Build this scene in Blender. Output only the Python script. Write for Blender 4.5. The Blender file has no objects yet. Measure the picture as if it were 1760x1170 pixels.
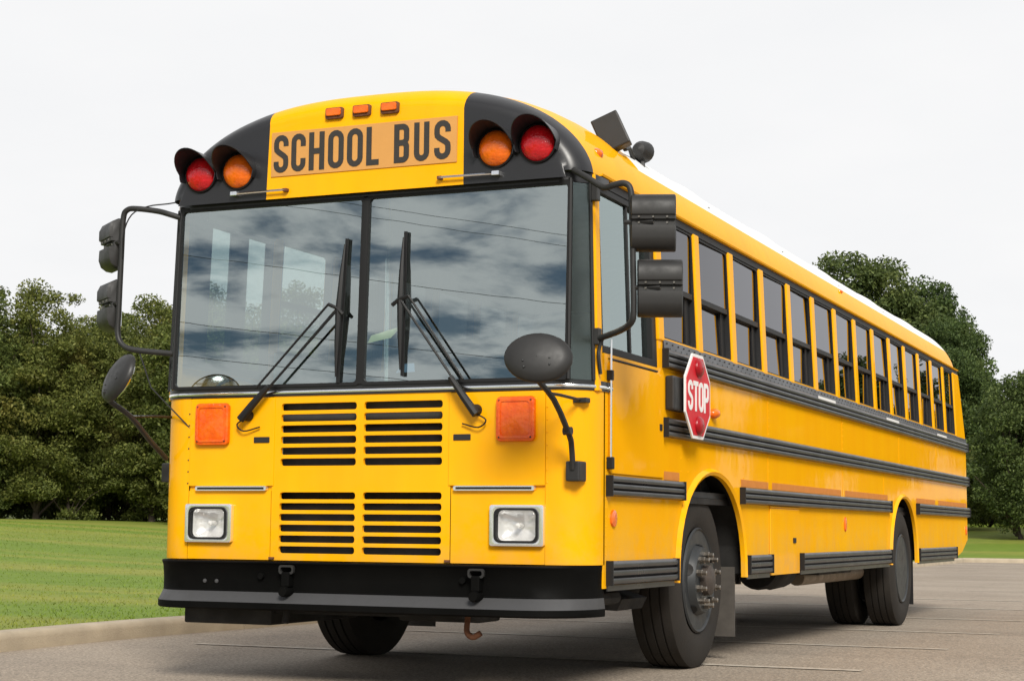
import bpy, bmesh, math, random
import numpy as np
from mathutils import Vector, Matrix

R = math.radians
scene = bpy.context.scene
col = scene.collection

# ------------------------------------------------------------------ camera
CAM = Vector((4.088, -7.609, 0.785))
YAW, PITCH, ROLL, FPX = 0.405613, 0.108074, 0.008922, 2963.9
def cam_axes():
    cy, sy, cp, sp = math.cos(YAW), math.sin(YAW), math.cos(PITCH), math.sin(PITCH)
    f = Vector((-sy * cp, cy * cp, sp)); r = Vector((cy, sy, 0)); u = r.cross(f)
    c, s = math.cos(ROLL), math.sin(ROLL)
    return c * r + s * u, -s * r + c * u, f
_r, _u, _f = cam_axes()
cam_data = bpy.data.cameras.new('camera')
cam_data.sensor_width = 36.0
cam_data.lens = FPX * 36.0 / 1760.0
cam_data.clip_start = 0.1
cam_data.clip_end = 5000
cam = bpy.data.objects.new('camera', cam_data)
col.objects.link(cam)
cam.matrix_world = Matrix(((_r.x, _u.x, -_f.x, CAM.x), (_r.y, _u.y, -_f.y, CAM.y), (_r.z, _u.z, -_f.z, CAM.z), (0, 0, 0, 1)))
scene.camera = cam

# ------------------------------------------------------------------ sky and sun
SUN_EL, SUN_AZ = 36.0, 147.0      # azimuth clockwise from +Y: the sun is behind and right of the camera
world = bpy.data.worlds.new('World'); scene.world = world; world.use_nodes = True
nt = world.node_tree; nt.nodes.clear()
def N(t, **kw):
    n = nt.nodes.new(t)
    for k, v in kw.items(): setattr(n, k, v)
    return n
def math_node(op, a, b=None, c=None):
    n = N('ShaderNodeMath', operation=op)
    for i, v in enumerate((a, b, c)):
        if v is None: continue
        if isinstance(v, (int, float)): n.inputs[i].default_value = v
        else: nt.links.new(v, n.inputs[i])
    return n.outputs[0]
sky = N('ShaderNodeTexSky', sky_type='NISHITA', sun_disc=False)
sky.sun_elevation = R(SUN_EL); sky.sun_rotation = R(SUN_AZ)
sky.air_density = 1.0; sky.dust_density = 0.6; sky.ozone_density = 2.0
tc = N('ShaderNodeTexCoord'); sep = N('ShaderNodeSeparateXYZ')
nt.links.new(tc.outputs['Generated'], sep.inputs[0])
zz = math_node('ADD', math_node('MAXIMUM', sep.outputs[2], 0.0), 0.16)
comb = N('ShaderNodeCombineXYZ')
nt.links.new(math_node('DIVIDE', sep.outputs[0], zz), comb.inputs[0])
nt.links.new(math_node('DIVIDE', sep.outputs[1], zz), comb.inputs[1])
n1 = N('ShaderNodeTexNoise'); n1.inputs['Scale'].default_value = 3.6; n1.inputs['Detail'].default_value = 8; n1.inputs['Roughness'].default_value = 0.54; n1.inputs['Distortion'].default_value = 0.25
vo=N('ShaderNodeVectorMath',operation='ADD'); vo.inputs[1].default_value=(-5.5,9.3,0); nt.links.new(comb.outputs[0], vo.inputs[0]); nt.links.new(vo.outputs[0], n1.inputs['Vector'])
mr = N('ShaderNodeMapRange', interpolation_type='SMOOTHSTEP')
mr.inputs['From Min'].default_value = 0.40; mr.inputs['From Max'].default_value = 0.56
nt.links.new(n1.outputs['Fac'], mr.inputs['Value'])
# the cloud deck closes towards the far side of the lot
dt = math_node('ADD', math_node('MULTIPLY', sep.outputs[0], -0.25), sep.outputs[1])
mb = N('ShaderNodeMapRange', interpolation_type='SMOOTHSTEP')
mb.inputs['From Min'].default_value = -0.25; mb.inputs['From Max'].default_value = 0.45
nt.links.new(dt, mb.inputs['Value'])
cover = math_node('MAXIMUM', mr.outputs[0], mb.outputs[0])
n2 = N('ShaderNodeTexNoise'); n2.inputs['Scale'].default_value = 2.2; n2.inputs['Detail'].default_value = 5
nt.links.new(comb.outputs[0], n2.inputs['Vector'])
mc = N('ShaderNodeMapRange'); mc.inputs['From Min'].default_value = 0.3; mc.inputs['From Max'].default_value = 0.7
nt.links.new(n2.outputs['Fac'], mc.inputs['Value'])
cm = N('ShaderNodeMix', data_type='RGBA')
nt.links.new(mc.outputs[0], cm.inputs['Factor'])
cm.inputs['A'].default_value = (0.905, 0.912, 0.925, 1); cm.inputs['B'].default_value = (0.95, 0.95, 0.955, 1)
bg1 = N('ShaderNodeBackground'); bg1.inputs['Strength'].default_value = 0.05
nt.links.new(sky.outputs[0], bg1.inputs['Color'])
bg2 = N('ShaderNodeBackground'); bg2.inputs['Strength'].default_value = 1.0
nt.links.new(cm.outputs['Result'], bg2.inputs['Color'])
mx = N('ShaderNodeMixShader'); out = N('ShaderNodeOutputWorld')
nt.links.new(cover, mx.inputs[0]); nt.links.new(bg1.outputs[0], mx.inputs[1]); nt.links.new(bg2.outputs[0], mx.inputs[2])
nt.links.new(mx.outputs[0], out.inputs['Surface'])

sd = bpy.data.lights.new('sun', 'SUN'); sd.energy = 4.2; sd.angle = R(20); sd.color = (1.0, 0.955, 0.88)
sun = bpy.data.objects.new('sun', sd); col.objects.link(sun)
sv = Vector((math.sin(R(SUN_AZ)) * math.cos(R(SUN_EL)), math.cos(R(SUN_AZ)) * math.cos(R(SUN_EL)), math.sin(R(SUN_EL))))
sun.rotation_euler = sv.to_track_quat('Z', 'Y').to_euler()
sun.location = (10, -20, 30)
vs = scene.view_settings
vs.view_transform = 'Standard'; vs.look = 'None'; vs.gamma = 1.0; vs.use_curve_mapping = False
vs.exposure = 0.0

# ------------------------------------------------------------------ materials
MATS = {}
def mat(name, color, rough=0.5, metal=0.0, coat=0.0, noise=0.0, nscale=8.0, bump=0.0, bscale=60.0, emis=None, trans=0.0, spec=0.5, color2=None, wear=None):
    m = bpy.data.materials.new(name); m.use_nodes = True
    t = m.node_tree; b = t.nodes['Principled BSDF']
    b.inputs['Base Color'].default_value = (*color, 1); b.inputs['Roughness'].default_value = rough
    b.inputs['Metallic'].default_value = metal; b.inputs['Coat Weight'].default_value = coat
    b.inputs['Coat Roughness'].default_value = 0.06
    b.inputs['Specular IOR Level'].default_value = spec
    b.inputs['Transmission Weight'].default_value = trans
    tcn = t.nodes.new('ShaderNodeTexCoord')
    if noise or color2:
        nz = t.nodes.new('ShaderNodeTexNoise'); nz.inputs['Scale'].default_value = nscale; nz.inputs['Detail'].default_value = 6; nz.inputs['Roughness'].default_value = 0.6
        t.links.new(tcn.outputs['Object'], nz.inputs['Vector'])
        rp = t.nodes.new('ShaderNodeMapRange'); rp.inputs['From Min'].default_value = 0.3; rp.inputs['From Max'].default_value = 0.7
        t.links.new(nz.outputs['Fac'], rp.inputs['Value'])
        mi = t.nodes.new('ShaderNodeMix'); mi.data_type = 'RGBA'
        c2 = color2 if color2 else tuple(c * (1 - noise) for c in color)
        mi.inputs['A'].default_value = (*c2, 1); mi.inputs['B'].default_value = (*color, 1)
        t.links.new(rp.outputs[0], mi.inputs['Factor']); t.links.new(mi.outputs['Result'], b.inputs['Base Color'])
        mr2 = t.nodes.new('ShaderNodeMapRange'); mr2.inputs['To Min'].default_value = min(1, rough * 1.25); mr2.inputs['To Max'].default_value = rough * 0.85
        t.links.new(rp.outputs[0], mr2.inputs['Value']); t.links.new(mr2.outputs[0], b.inputs['Roughness'])
    if bump:
        nb = t.nodes.new('ShaderNodeTexNoise'); nb.inputs['Scale'].default_value = bscale; nb.inputs['Detail'].default_value = 4
        t.links.new(tcn.outputs['Object'], nb.inputs['Vector'])
        bp = t.nodes.new('ShaderNodeBump'); bp.inputs['Strength'].default_value = bump; bp.inputs['Distance'].default_value = 0.01
        t.links.new(nb.outputs['Fac'], bp.inputs['Height']); t.links.new(bp.outputs[0], b.inputs['Normal'])
    MATS[name] = m
    return m
def glass_mat(name, tint, ior, wobble=0.0, gcol=(1, 1, 1), grough=0.0):
    m = bpy.data.materials.new(name); m.use_nodes = True
    t = m.node_tree; t.nodes.clear()
    o = t.nodes.new('ShaderNodeOutputMaterial'); mixs = t.nodes.new('ShaderNodeMixShader')
    ge = t.nodes.new('ShaderNodeNewGeometry'); dp_ = t.nodes.new('ShaderNodeVectorMath'); dp_.operation = 'DOT_PRODUCT'
    t.links.new(ge.outputs['Normal'], dp_.inputs[0]); t.links.new(ge.outputs['Incoming'], dp_.inputs[1])
    def mth(op, a, b=None):
        n = t.nodes.new('ShaderNodeMath'); n.operation = op
        for i, v in enumerate((a, b)):
            if v is None: continue
            if isinstance(v, (int, float)): n.inputs[i].default_value = v
            else: t.links.new(v, n.inputs[i])
        return n.outputs[0]
    pw = mth('POWER', mth('SUBTRACT', 1.0, mth('ABSOLUTE', dp_.outputs['Value'])), 5.0)
    frs = mth('ADD', ior, mth('MULTIPLY', pw, 1.0 - ior))
    tr = t.nodes.new('ShaderNodeBsdfTransparent'); tr.inputs[0].default_value = (*tint, 1)
    gl = t.nodes.new('ShaderNodeBsdfGlossy'); gl.inputs['Roughness'].default_value = grough; gl.inputs['Color'].default_value = (*gcol, 1)
    if wobble:
        tcn = t.nodes.new('ShaderNodeTexCoord'); nb = t.nodes.new('ShaderNodeTexNoise'); nb.inputs['Scale'].default_value = 2.5; nb.inputs['Detail'].default_value = 1
        t.links.new(tcn.outputs['Object'], nb.inputs['Vector'])
        bp = t.nodes.new('ShaderNodeBump'); bp.inputs['Strength'].default_value = wobble; bp.inputs['Distance'].default_value = 0.01
        t.links.new(nb.outputs['Fac'], bp.inputs['Height']); t.links.new(bp.outputs[0], gl.inputs['Normal'])
    t.links.new(frs, mixs.inputs[0]); t.links.new(tr.outputs[0], mixs.inputs[1]); t.links.new(gl.outputs[0], mixs.inputs[2])
    t.links.new(mixs.outputs[0], o.inputs['Surface'])
    MATS[name] = m; return m

def paint_mat(name, color, low):
    """bus paint: gloss coat, faint vertical washing streaks and road film towards no particular side"""
    m = bpy.data.materials.new(name); m.use_nodes = True
    t = m.node_tree; b = t.nodes['Principled BSDF']
    b.inputs['Roughness'].default_value = 0.42; b.inputs['Specular IOR Level'].default_value = 0.0; b.inputs['Coat Weight'].default_value = 0.32; b.inputs['Coat Roughness'].default_value = 0.05
    g = t.nodes.new('ShaderNodeNewGeometry'); mp = t.nodes.new('ShaderNodeMapping'); mp.inputs['Scale'].default_value = (7, 7, 0.6)
    t.links.new(g.outputs['Position'], mp.inputs['Vector'])
    nz = t.nodes.new('ShaderNodeTexNoise'); nz.inputs['Scale'].default_value = 1.0; nz.inputs['Detail'].default_value = 5
    t.links.new(mp.outputs[0], nz.inputs['Vector'])
    n2 = t.nodes.new('ShaderNodeTexNoise'); n2.inputs['Scale'].default_value = 1.3; n2.inputs['Detail'].default_value = 4
    t.links.new(g.outputs['Position'], n2.inputs['Vector'])
    ad = t.nodes.new('ShaderNodeMath'); ad.operation = 'ADD'; t.links.new(nz.outputs['Fac'], ad.inputs[0]); t.links.new(n2.outputs['Fac'], ad.inputs[1])
    rp = t.nodes.new('ShaderNodeMapRange'); rp.inputs['From Min'].default_value = 0.75; rp.inputs['From Max'].default_value = 1.25
    t.links.new(ad.outputs[0], rp.inputs['Value'])
    mi = t.nodes.new('ShaderNodeMix'); mi.data_type = 'RGBA'
    mi.inputs['A'].default_value = (*low, 1); mi.inputs['B'].default_value = (*color, 1)
    t.links.new(rp.outputs[0], mi.inputs['Factor'])
    sx_ = t.nodes.new('ShaderNodeSeparateXYZ'); t.links.new(g.outputs['Position'], sx_.inputs[0])
    n3 = t.nodes.new('ShaderNodeTexNoise'); n3.inputs['Scale'].default_value = 4.5; n3.inputs['Detail'].default_value = 7; n3.inputs['Roughness'].default_value = 0.7
    t.links.new(g.outputs['Position'], n3.inputs['Vector'])
    zr = t.nodes.new('ShaderNodeMapRange'); zr.inputs['From Min'].default_value = 0.48; zr.inputs['From Max'].default_value = 0.95; zr.inputs['To Min'].default_value = 0.40; zr.inputs['To Max'].default_value = 0.0
    t.links.new(sx_.outputs[2], zr.inputs['Value'])
    nr_ = t.nodes.new('ShaderNodeMapRange'); nr_.inputs['From Min'].default_value = 0.42; nr_.inputs['From Max'].default_value = 0.62
    t.links.new(n3.outputs['Fac'], nr_.inputs['Value'])
    mu = t.nodes.new('ShaderNodeMath'); mu.operation = 'MULTIPLY'; t.links.new(zr.outputs[0], mu.inputs[0]); t.links.new(nr_.outputs[0], mu.inputs[1])
    md = t.nodes.new('ShaderNodeMix'); md.data_type = 'RGBA'; md.inputs['B'].default_value = (0.52, 0.33, 0.13, 1)
    t.links.new(mu.outputs[0], md.inputs['Factor']); t.links.new(mi.outputs['Result'], md.inputs['A']); t.links.new(md.outputs['Result'], b.inputs['Base Color'])
    nb = t.nodes.new('ShaderNodeTexNoise'); nb.inputs['Scale'].default_value = 3.0; nb.inputs['Detail'].default_value = 2
    t.links.new(g.outputs['Position'], nb.inputs['Vector'])
    bp = t.nodes.new('ShaderNodeBump'); bp.inputs['Strength'].default_value = 0.09; bp.inputs['Distance'].default_value = 0.02
    t.links.new(nb.outputs['Fac'], bp.inputs['Height']); t.links.new(bp.outputs[0], b.inputs['Normal']); t.links.new(bp.outputs[0], b.inputs['Coat Normal'])
    MATS[name] = m; return m

YEL = paint_mat('bus_yellow', (0.88, 0.425, 0.004), (0.86, 0.385, 0.004))
WHT = mat('roof_white', (0.82, 0.82, 0.80), 0.45, noise=0.06, nscale=2)
BLK = mat('black_paint', (0.018, 0.018, 0.020), 0.33, coat=0.0, noise=0.2, nscale=5)
RUB = mat('black_rubber', (0.011, 0.011, 0.0115), 0.55, spec=0.3)
PLA = mat('black_plastic', (0.022, 0.0215, 0.021), 0.5, noise=0.3, nscale=12, spec=0.4)
RAIL = mat('rub_rail_black', (0.034, 0.034, 0.036), 0.30, noise=0.35, nscale=4)
BUMP = mat('bumper_black', (0.0045, 0.0045, 0.0042), 0.6, noise=0.5, nscale=3, spec=0.05)
STEP = mat('bumper_lip_grey', (0.055, 0.055, 0.057), 0.6, noise=0.2, nscale=6)
DRK = mat('underbody_black', (0.012, 0.011, 0.010), 0.75, noise=0.3, nscale=6)
TYRE = mat('tyre_rubber', (0.021, 0.019, 0.017), 0.8, bump=0.15, bscale=80, spec=0.2, color2=(0.034, 0.029, 0.024), nscale=4)
RIMM = mat('rim_black', (0.026, 0.029, 0.031), 0.45, noise=0.3, nscale=10)
STEEL = mat('worn_steel', (0.42, 0.38, 0.33), 0.35, metal=1.0, noise=0.5, nscale=40)
FLAP = mat('dusty_rubber', (0.075, 0.066, 0.056), 0.85, noise=0.4, nscale=6)
HUBM = mat('hub_brown', (0.06, 0.045, 0.035), 0.6, noise=0.4, nscale=20)
CHR = mat('chrome', (0.90, 0.90, 0.90), 0.16, metal=1.0)
BEZ = mat('bright_bezel', (0.86, 0.86, 0.86), 0.14, metal=0.82)
RUST = mat('rusty_steel', (0.16, 0.06, 0.025), 0.8, noise=0.5, nscale=30, bump=0.3)
PIPE = mat('exhaust_pipe', (0.32, 0.25, 0.18), 0.5, metal=0.6, noise=0.4, nscale=8)
AMB = mat('amber_lens', (0.85, 0.17, 0.004), 0.2, coat=0.6, spec=0.35, bump=0.7, bscale=38, color2=(0.70, 0.10, 0.002), nscale=14)
AMBT = mat('turn_signal_amber', (0.86, 0.15, 0.004), 0.2, coat=0.5, spec=0.35, bump=0.6, bscale=50, color2=(0.72, 0.075, 0.003), nscale=16)
RED = mat('red_lens', (0.60, 0.005, 0.012), 0.16, coat=0.6, spec=0.4, bump=0.7, bscale=38, color2=(0.42, 0.003, 0.008), nscale=14)
REDD = mat('deep_red_lens', (0.36, 0.003, 0.010), 0.22, spec=0.4, bump=0.3, bscale=60, color2=(0.22, 0.002, 0.006), nscale=18)
STOPR = mat('stop_red', (0.60, 0.008, 0.018), 0.4, spec=0.25, noise=0.1)
STOPW = mat('stop_white', (0.80, 0.79, 0.77), 0.4, noise=0.06)
SIGN = mat('sign_reflective', (0.62, 0.30, 0.075), 0.5, noise=0.12, nscale=3)
LET = mat('letter_black', (0.035, 0.03, 0.026), 0.5, noise=0.3, nscale=25)
TAPE = mat('reflective_tape', (0.62, 0.20, 0.008), 0.5, noise=0.12)
GLS = glass_mat('windshield_glass', (0.60, 0.72, 0.69), 0.38, 0.02, (0.88, 0.98, 0.97))
GLD = glass_mat('side_glass', (0.06, 0.06, 0.06), 0.075, 0.05, (0.96, 0.96, 1.0))
GLC = glass_mat('cab_glass', (0.72, 0.80, 0.78), 0.34, 0.04, (0.84, 0.98, 0.97))
GLN = glass_mat('corner_glass', (0.55, 0.64, 0.60), 0.16, 0.0, (0.85, 1.0, 0.96), 0.3)
GLH = glass_mat('lamp_glass', (0.95, 0.95, 0.95), 0.06)
REFL = mat('lamp_reflector', (0.90, 0.90, 0.89), 0.30, metal=0.55, bump=0.5, bscale=25)
INT = mat('interior_grey', (0.42, 0.46, 0.43), 0.7, noise=0.15)
INTD = mat('interior_dark', (0.045, 0.047, 0.048), 0.7, noise=0.2)
SEAT = mat('seat_vinyl', (0.06, 0.035, 0.025), 0.5, noise=0.2)
PAPER = mat('paper_yellow', (0.82, 0.80, 0.48), 0.8, noise=0.05)
BLUEB = mat('blue_card', (0.25, 0.38, 0.62), 0.7, noise=0.1)
BARK = mat('bark', (0.075, 0.055, 0.040), 0.9, noise=0.5, nscale=9, bump=0.6, bscale=30)
CONC = mat('kerb_concrete', (0.47, 0.39, 0.28), 0.85, noise=0.28, nscale=3.0, bump=0.4, bscale=90)
WOOD = mat('pole_wood', (0.14, 0.095, 0.06), 0.9, noise=0.4, nscale=4, bump=0.4, bscale=20)
WIRE = mat('wire_black', (0.01, 0.01, 0.01), 0.7)

# ------------------------------------------------------------------ mesh helpers
WLOC = {}
def make_mesh(name, verts, faces, m, smooth=None, bevel=0):
    me = bpy.data.meshes.new(name); me.from_pydata([tuple(v) for v in verts], [], faces); me.validate(); me.update()
    if isinstance(m, (list, tuple)):
        for k in m: me.materials.append(k)
    else: me.materials.append(m)
    bm = bmesh.new(); bm.from_mesh(me); bmesh.ops.recalc_face_normals(bm, faces=bm.faces)
    if bevel:
        es = [e for e in bm.edges if len(e.link_faces) == 2 and e.calc_face_angle(0) > R(30)]
        if es: bmesh.ops.bevel(bm, geom=es, offset=bevel, segments=2, affect='EDGES', profile=0.6, clamp_overlap=True)
    bm.to_mesh(me); bm.free()
    if smooth is not None:
        me.polygons.foreach_set('use_smooth', [True] * len(me.polygons)); me.set_sharp_from_angle(angle=R(smooth))
    return me
def link(name, me, parent=None, wloc=(0, 0, 0), rot=None):
    o = bpy.data.objects.new(name, me); col.objects.link(o)
    w = Vector(wloc); WLOC[o.name] = w
    if parent is not None:
        o.parent = parent; o.location = w - WLOC[parent.name]
    else: o.location = w
    if rot is not None: o.rotation_euler = rot
    return o
def build(name, verts, faces, m, parent=None, smooth=None, bevel=0):
    """verts in world coordinates (parents are unrotated): the origin goes to the piece's middle"""
    vs_ = [Vector(v) for v in verts]
    lo = Vector((min(v.x for v in vs_), min(v.y for v in vs_), min(v.z for v in vs_)))
    hi = Vector((max(v.x for v in vs_), max(v.y for v in vs_), max(v.z for v in vs_)))
    c = (lo + hi) / 2
    return link(name, make_mesh(name, [v - c for v in vs_], faces, m, smooth, bevel), parent, c)
def empty(name, loc, parent=None):
    return link(name, None, parent, loc)
def tag(o, label, cat, group=None, kind=None):
    o['label'] = label; o['category'] = cat
    if group: o['group'] = group
    if kind: o['kind'] = kind
    return o
def struct(o, label=None):
    o['kind'] = 'structure'
    if label: o['label'] = label
    return o

class G:
    """collects shapes into one vertex/face list"""
    def __init__(s): s.v = []; s.f = []
    def add(s, v, f):
        n = len(s.v); s.v += [Vector(p) for p in v]; s.f += [tuple(i + n for i in q) for q in f]; return s
    def box(s, x0, x1, y0, y1, z0, z1):
        return s.add([(x0,y0,z0),(x1,y0,z0),(x1,y1,z0),(x0,y1,z0),(x0,y0,z1),(x1,y0,z1),(x1,y1,z1),(x0,y1,z1)],
                     [(0,3,2,1),(4,5,6,7),(0,1,5,4),(1,2,6,5),(2,3,7,6),(3,0,4,7)])
    def tube(s, pts, r, n=8, caps=True):
        pts = [Vector(p) for p in pts]; rs = r if isinstance(r, (list, tuple)) else [r] * len(pts)
        V = []; F = []; up = None
        for i, p in enumerate(pts):
            d = (pts[min(i+1, len(pts)-1)] - pts[max(i-1, 0)]).normalized()
            if up is None:
                up = Vector((0,0,1)) if abs(d.z) < 0.9 else Vector((1,0,0))
            a = d.cross(up).normalized(); b = a.cross(d).normalized(); up = b
            for k in range(n):
                t = 2*math.pi*k/n; V.append(p + (a*math.cos(t) + b*math.sin(t)) * rs[i])
        for i in range(len(pts)-1):
            for k in range(n):
                k2 = (k+1) % n; F.append((i*n+k, i*n+k2, (i+1)*n+k2, (i+1)*n+k))
        if caps: F.append(tuple(range(n-1,-1,-1))); F.append(tuple((len(pts)-1)*n+k for k in range(n)))
        return s.add(V, F)
    def lathe(s, prof, c, axis='x', n=32, closed=False, sc=(1,1)):
        """prof: (h along axis, r)"""
        c = Vector(c); V = []; F = []
        for h, r in prof:
            for k in range(n):
                t = 2*math.pi*k/n; a, b = r*math.cos(t)*sc[0], r*math.sin(t)*sc[1]
                V.append(c + (Vector((h,a,b)) if axis == 'x' else Vector((a,h,b)) if axis == 'y' else Vector((a,b,h))))
        m = len(prof)
        for i in range(m if closed else m-1):
            j = (i+1) % m
            for k in range(n):
                k2 = (k+1) % n; F.append((i*n+k, i*n+k2, j*n+k2, j*n+k))
        if not closed:
            if prof[0][1] > 1e-6: F.append(tuple(range(n)))
            if prof[-1][1] > 1e-6: F.append(tuple((m-1)*n+k for k in range(n)))
        return s.add(V, F)
    def prism(s, out, fn, a0, a1):
        """2D outline extruded: fn(u, v, a) -> point"""
        n = len(out); V = [fn(u, v, a0) for u, v in out] + [fn(u, v, a1) for u, v in out]
        F = [tuple(range(n)), tuple(range(2*n-1, n-1, -1))] + [(i, (i+1)%n, n+(i+1)%n, n+i) for i in range(n)]
        return s.add(V, F)
    def ring(s, o1, o2, fn, a0, a1):
        """frame between two outlines of equal length, with thickness"""
        n = len(o1)
        V = [fn(u,v,a0) for u,v in o1] + [fn(u,v,a0) for u,v in o2] + [fn(u,v,a1) for u,v in o1] + [fn(u,v,a1) for u,v in o2]
        F = []
        for i in range(n):
            j = (i+1) % n
            F += [(i,j,n+j,n+i),(2*n+i,3*n+i,3*n+j,2*n+j),(i,2*n+i,2*n+j,j),(n+i,n+j,3*n+j,3*n+i)]
        return s.add(V, F)
    def sweep(s, path, prof, closed_prof=True, caps=True):
        """path: function list of (prof u,v)->point"""
        m = len(prof); V = []; F = []
        for fn in path: V += [fn(u, v) for u, v in prof]
        for i in range(len(path)-1):
            for k in range(m if closed_prof else m-1):
                k2 = (k+1) % m; F.append((i*m+k, i*m+k2, (i+1)*m+k2, (i+1)*m+k))
        if caps and closed_prof: F.append(tuple(range(m))); F.append(tuple((len(path)-1)*m+k for k in range(m-1,-1,-1)))
        return s.add(V, F)
    def make(s, name, m, parent=None, smooth=None, bevel=0): return build(name, s.v, s.f, m, parent, smooth, bevel)
def rrect(u0, u1, v0, v1, r, n=4):
    o = []
    for cx, cy, a in ((u1-r, v1-r, 0), (u0+r, v1-r, 90), (u0+r, v0+r, 180), (u1-r, v0+r, 270)):
        for i in range(n+1):
            t = R(a + 90*i/n); o.append((cx + r*math.cos(t), cy + r*math.sin(t)))
    return o
XZ = lambda u, v, a: Vector((u, a, v))      # outline in x,z, thickness along y
YZ = lambda u, v, a: Vector((a, u, v))      # outline in y,z, thickness along x
def ss(t): t = max(0.0, min(1.0, t)); return t*t*(3-2*t)
def box(name, x0, x1, y0, y1, z0, z1, m, parent=None, bevel=0):
    return G().box(x0,x1,y0,y1,z0,z1).make(name, m, parent, bevel=bevel)
def smooth_path(pts, k=4):
    """Catmull-Rom through points"""
    P = [Vector(p) for p in pts]; P = [2*P[0]-P[1]] + P + [2*P[-1]-P[-2]]; o = []
    for i in range(1, len(P)-2):
        for j in range(k):
            t = j/k; a, b, c, d = P[i-1], P[i], P[i+1], P[i+2]
            o.append(0.5*((2*b) + (c-a)*t + (2*a-5*b+4*c-d)*t*t + (3*b-a-3*c+d)*t**3))
    o.append(P[-2]); return o

# ------------------------------------------------------------------ ground
LX0, LX1, LY0, LY1 = -3.12, 30.0, -40.0, 41.0
def zlot(x, y): return -0.042 * ss((y - 2.0) / 6.0)
def kx(y): return LX0 + 0.30 * ss((3.5 - y) / 6.0) - 0.10 * ss((y - 3) / 4)     # the kerb bends a little towards the camera
def lawn_dist(x, y): return max(kx(y) - 0.16 - x, x - LX1, y - LY1, LY0 - y)
def zlawn(x, y):
    d = lawn_dist(x, y)
    return 0.085 - 0.04 * ss((y-2)/6) + 0.92 * max(ss((kx(y) - x - 2) / 31.0), ss((y - LY1 - 0.5) / 19.0), ss((x - LX1) / 25.0), ss((LY0 - y) / 30.0)) + 1.6 * max(ss((kx(y) - x - 38) / 22.0), ss((y - 70) / 22.0)) + 0.02 * math.sin(x*0.31) * math.cos(y*0.23)

def asphalt_material():
    m = bpy.data.materials.new('asphalt'); m.use_nodes = True; t = m.node_tree; b = t.nodes['Principled BSDF']
    g = t.nodes.new('ShaderNodeNewGeometry'); L = t.links.new
    def noise(s, d=4, r=0.6, vec=None):
        n = t.nodes.new('ShaderNodeTexNoise'); n.inputs['Scale'].default_value = s; n.inputs['Detail'].default_value = d; n.inputs['Roughness'].default_value = r
        L(vec or g.outputs['Position'], n.inputs['Vector']); return n.outputs['Fac']
    def mr_(v, a, b_, c, d):
        n = t.nodes.new('ShaderNodeMapRange'); L(v, n.inputs['Value'])
        for k, x in zip(('From Min','From Max','To Min','To Max'), (a,b_,c,d)): n.inputs[k].default_value = x
        return n.outputs[0]
    def mix(f, a, b_, mode='MIX'):
        n = t.nodes.new('ShaderNodeMix'); n.data_type = 'RGBA'; n.blend_type = mode
        for k, v in (('Factor', f), ('A', a), ('B', b_)):
            if isinstance(v, (float, int)): n.inputs[k].default_value = v
            elif isinstance(v, tuple): n.inputs[k].default_value = (*v, 1)
            else: L(v, n.inputs[k])
        return n.outputs['Result']
    mp = t.nodes.new('ShaderNodeMapping'); mp.inputs['Scale'].default_value = (0.3, 0.8, 1.0); L(g.outputs['Position'], mp.inputs['Vector'])
    c = mix(mr_(noise(0.35, 5), 0.35, 0.65, 0, 1), (0.255, 0.207, 0.157), (0.325, 0.270, 0.210))
    c = mix(mr_(noise(1.0, 5, 0.6, mp.outputs[0]), 0.5, 0.72, 0, 0.5), c, (0.17, 0.14, 0.11))
    v = t.nodes.new('ShaderNodeTexVoronoi'); v.inputs['Scale'].default_value = 95; L(g.outputs['Position'], v.inputs['Vector'])
    sp = mr_(v.outputs['Color'], 0.0, 1.0, 0.62, 1.38)
    cr = t.nodes.new('ShaderNodeCombineColor')
    for i in range(3): L(sp, cr.inputs[i])
    c = mix(1.0, c, cr.outputs[0], 'MULTIPLY')
    g3 = mr_(noise(48, 3, 0.8), 0.32, 0.68, 0.55, 1.45)
    cr2 = t.nodes.new('ShaderNodeCombineColor')
    for i in range(3): L(g3, cr2.inputs[i])
    c = mix(1.0, c, cr2.outputs[0], 'MULTIPLY')
    v2 = t.nodes.new('ShaderNodeTexVoronoi'); v2.inputs['Scale'].default_value = 38; L(g.outputs['Position'], v2.inputs['Vector'])
    c = mix(mr_(v2.outputs['Distance'], 0.0, 0.16, 0.35, 0.0), c, (0.40, 0.35, 0.28))
    c = mix(mr_(noise(0.9, 6, 0.7), 0.60, 0.72, 0, 0.38), c, (0.10, 0.085, 0.07))
    ve = t.nodes.new('ShaderNodeTexVoronoi'); ve.feature = 'DISTANCE_TO_EDGE'; ve.inputs['Scale'].default_value = 0.35
    wv = t.nodes.new('ShaderNodeVectorMath'); wv.operation = 'ADD'; nv_ = t.nodes.new('ShaderNodeTexNoise'); nv_.inputs['Scale'].default_value = 1.7; nv_.inputs['Detail'].default_value = 5
    L(g.outputs['Position'], nv_.inputs['Vector']); L(g.outputs['Position'], wv.inputs[0]); L(nv_.outputs['Color'], wv.inputs[1]); L(wv.outputs[0], ve.inputs['Vector'])
    c = mix(mr_(ve.outputs['Distance'], 0.0, 0.004, 0.35, 0.0), c, (0.07, 0.06, 0.05))
    L(c, b.inputs['Base Color']); b.inputs['Roughness'].default_value = 0.85
    bp = t.nodes.new('ShaderNodeBump'); bp.inputs['Strength'].default_value = 0.5; bp.inputs['Distance'].default_value = 0.006
    L(v.outputs['Distance'], bp.inputs['Height']); L(bp.outputs[0], b.inputs['Normal'])
    return m
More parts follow.
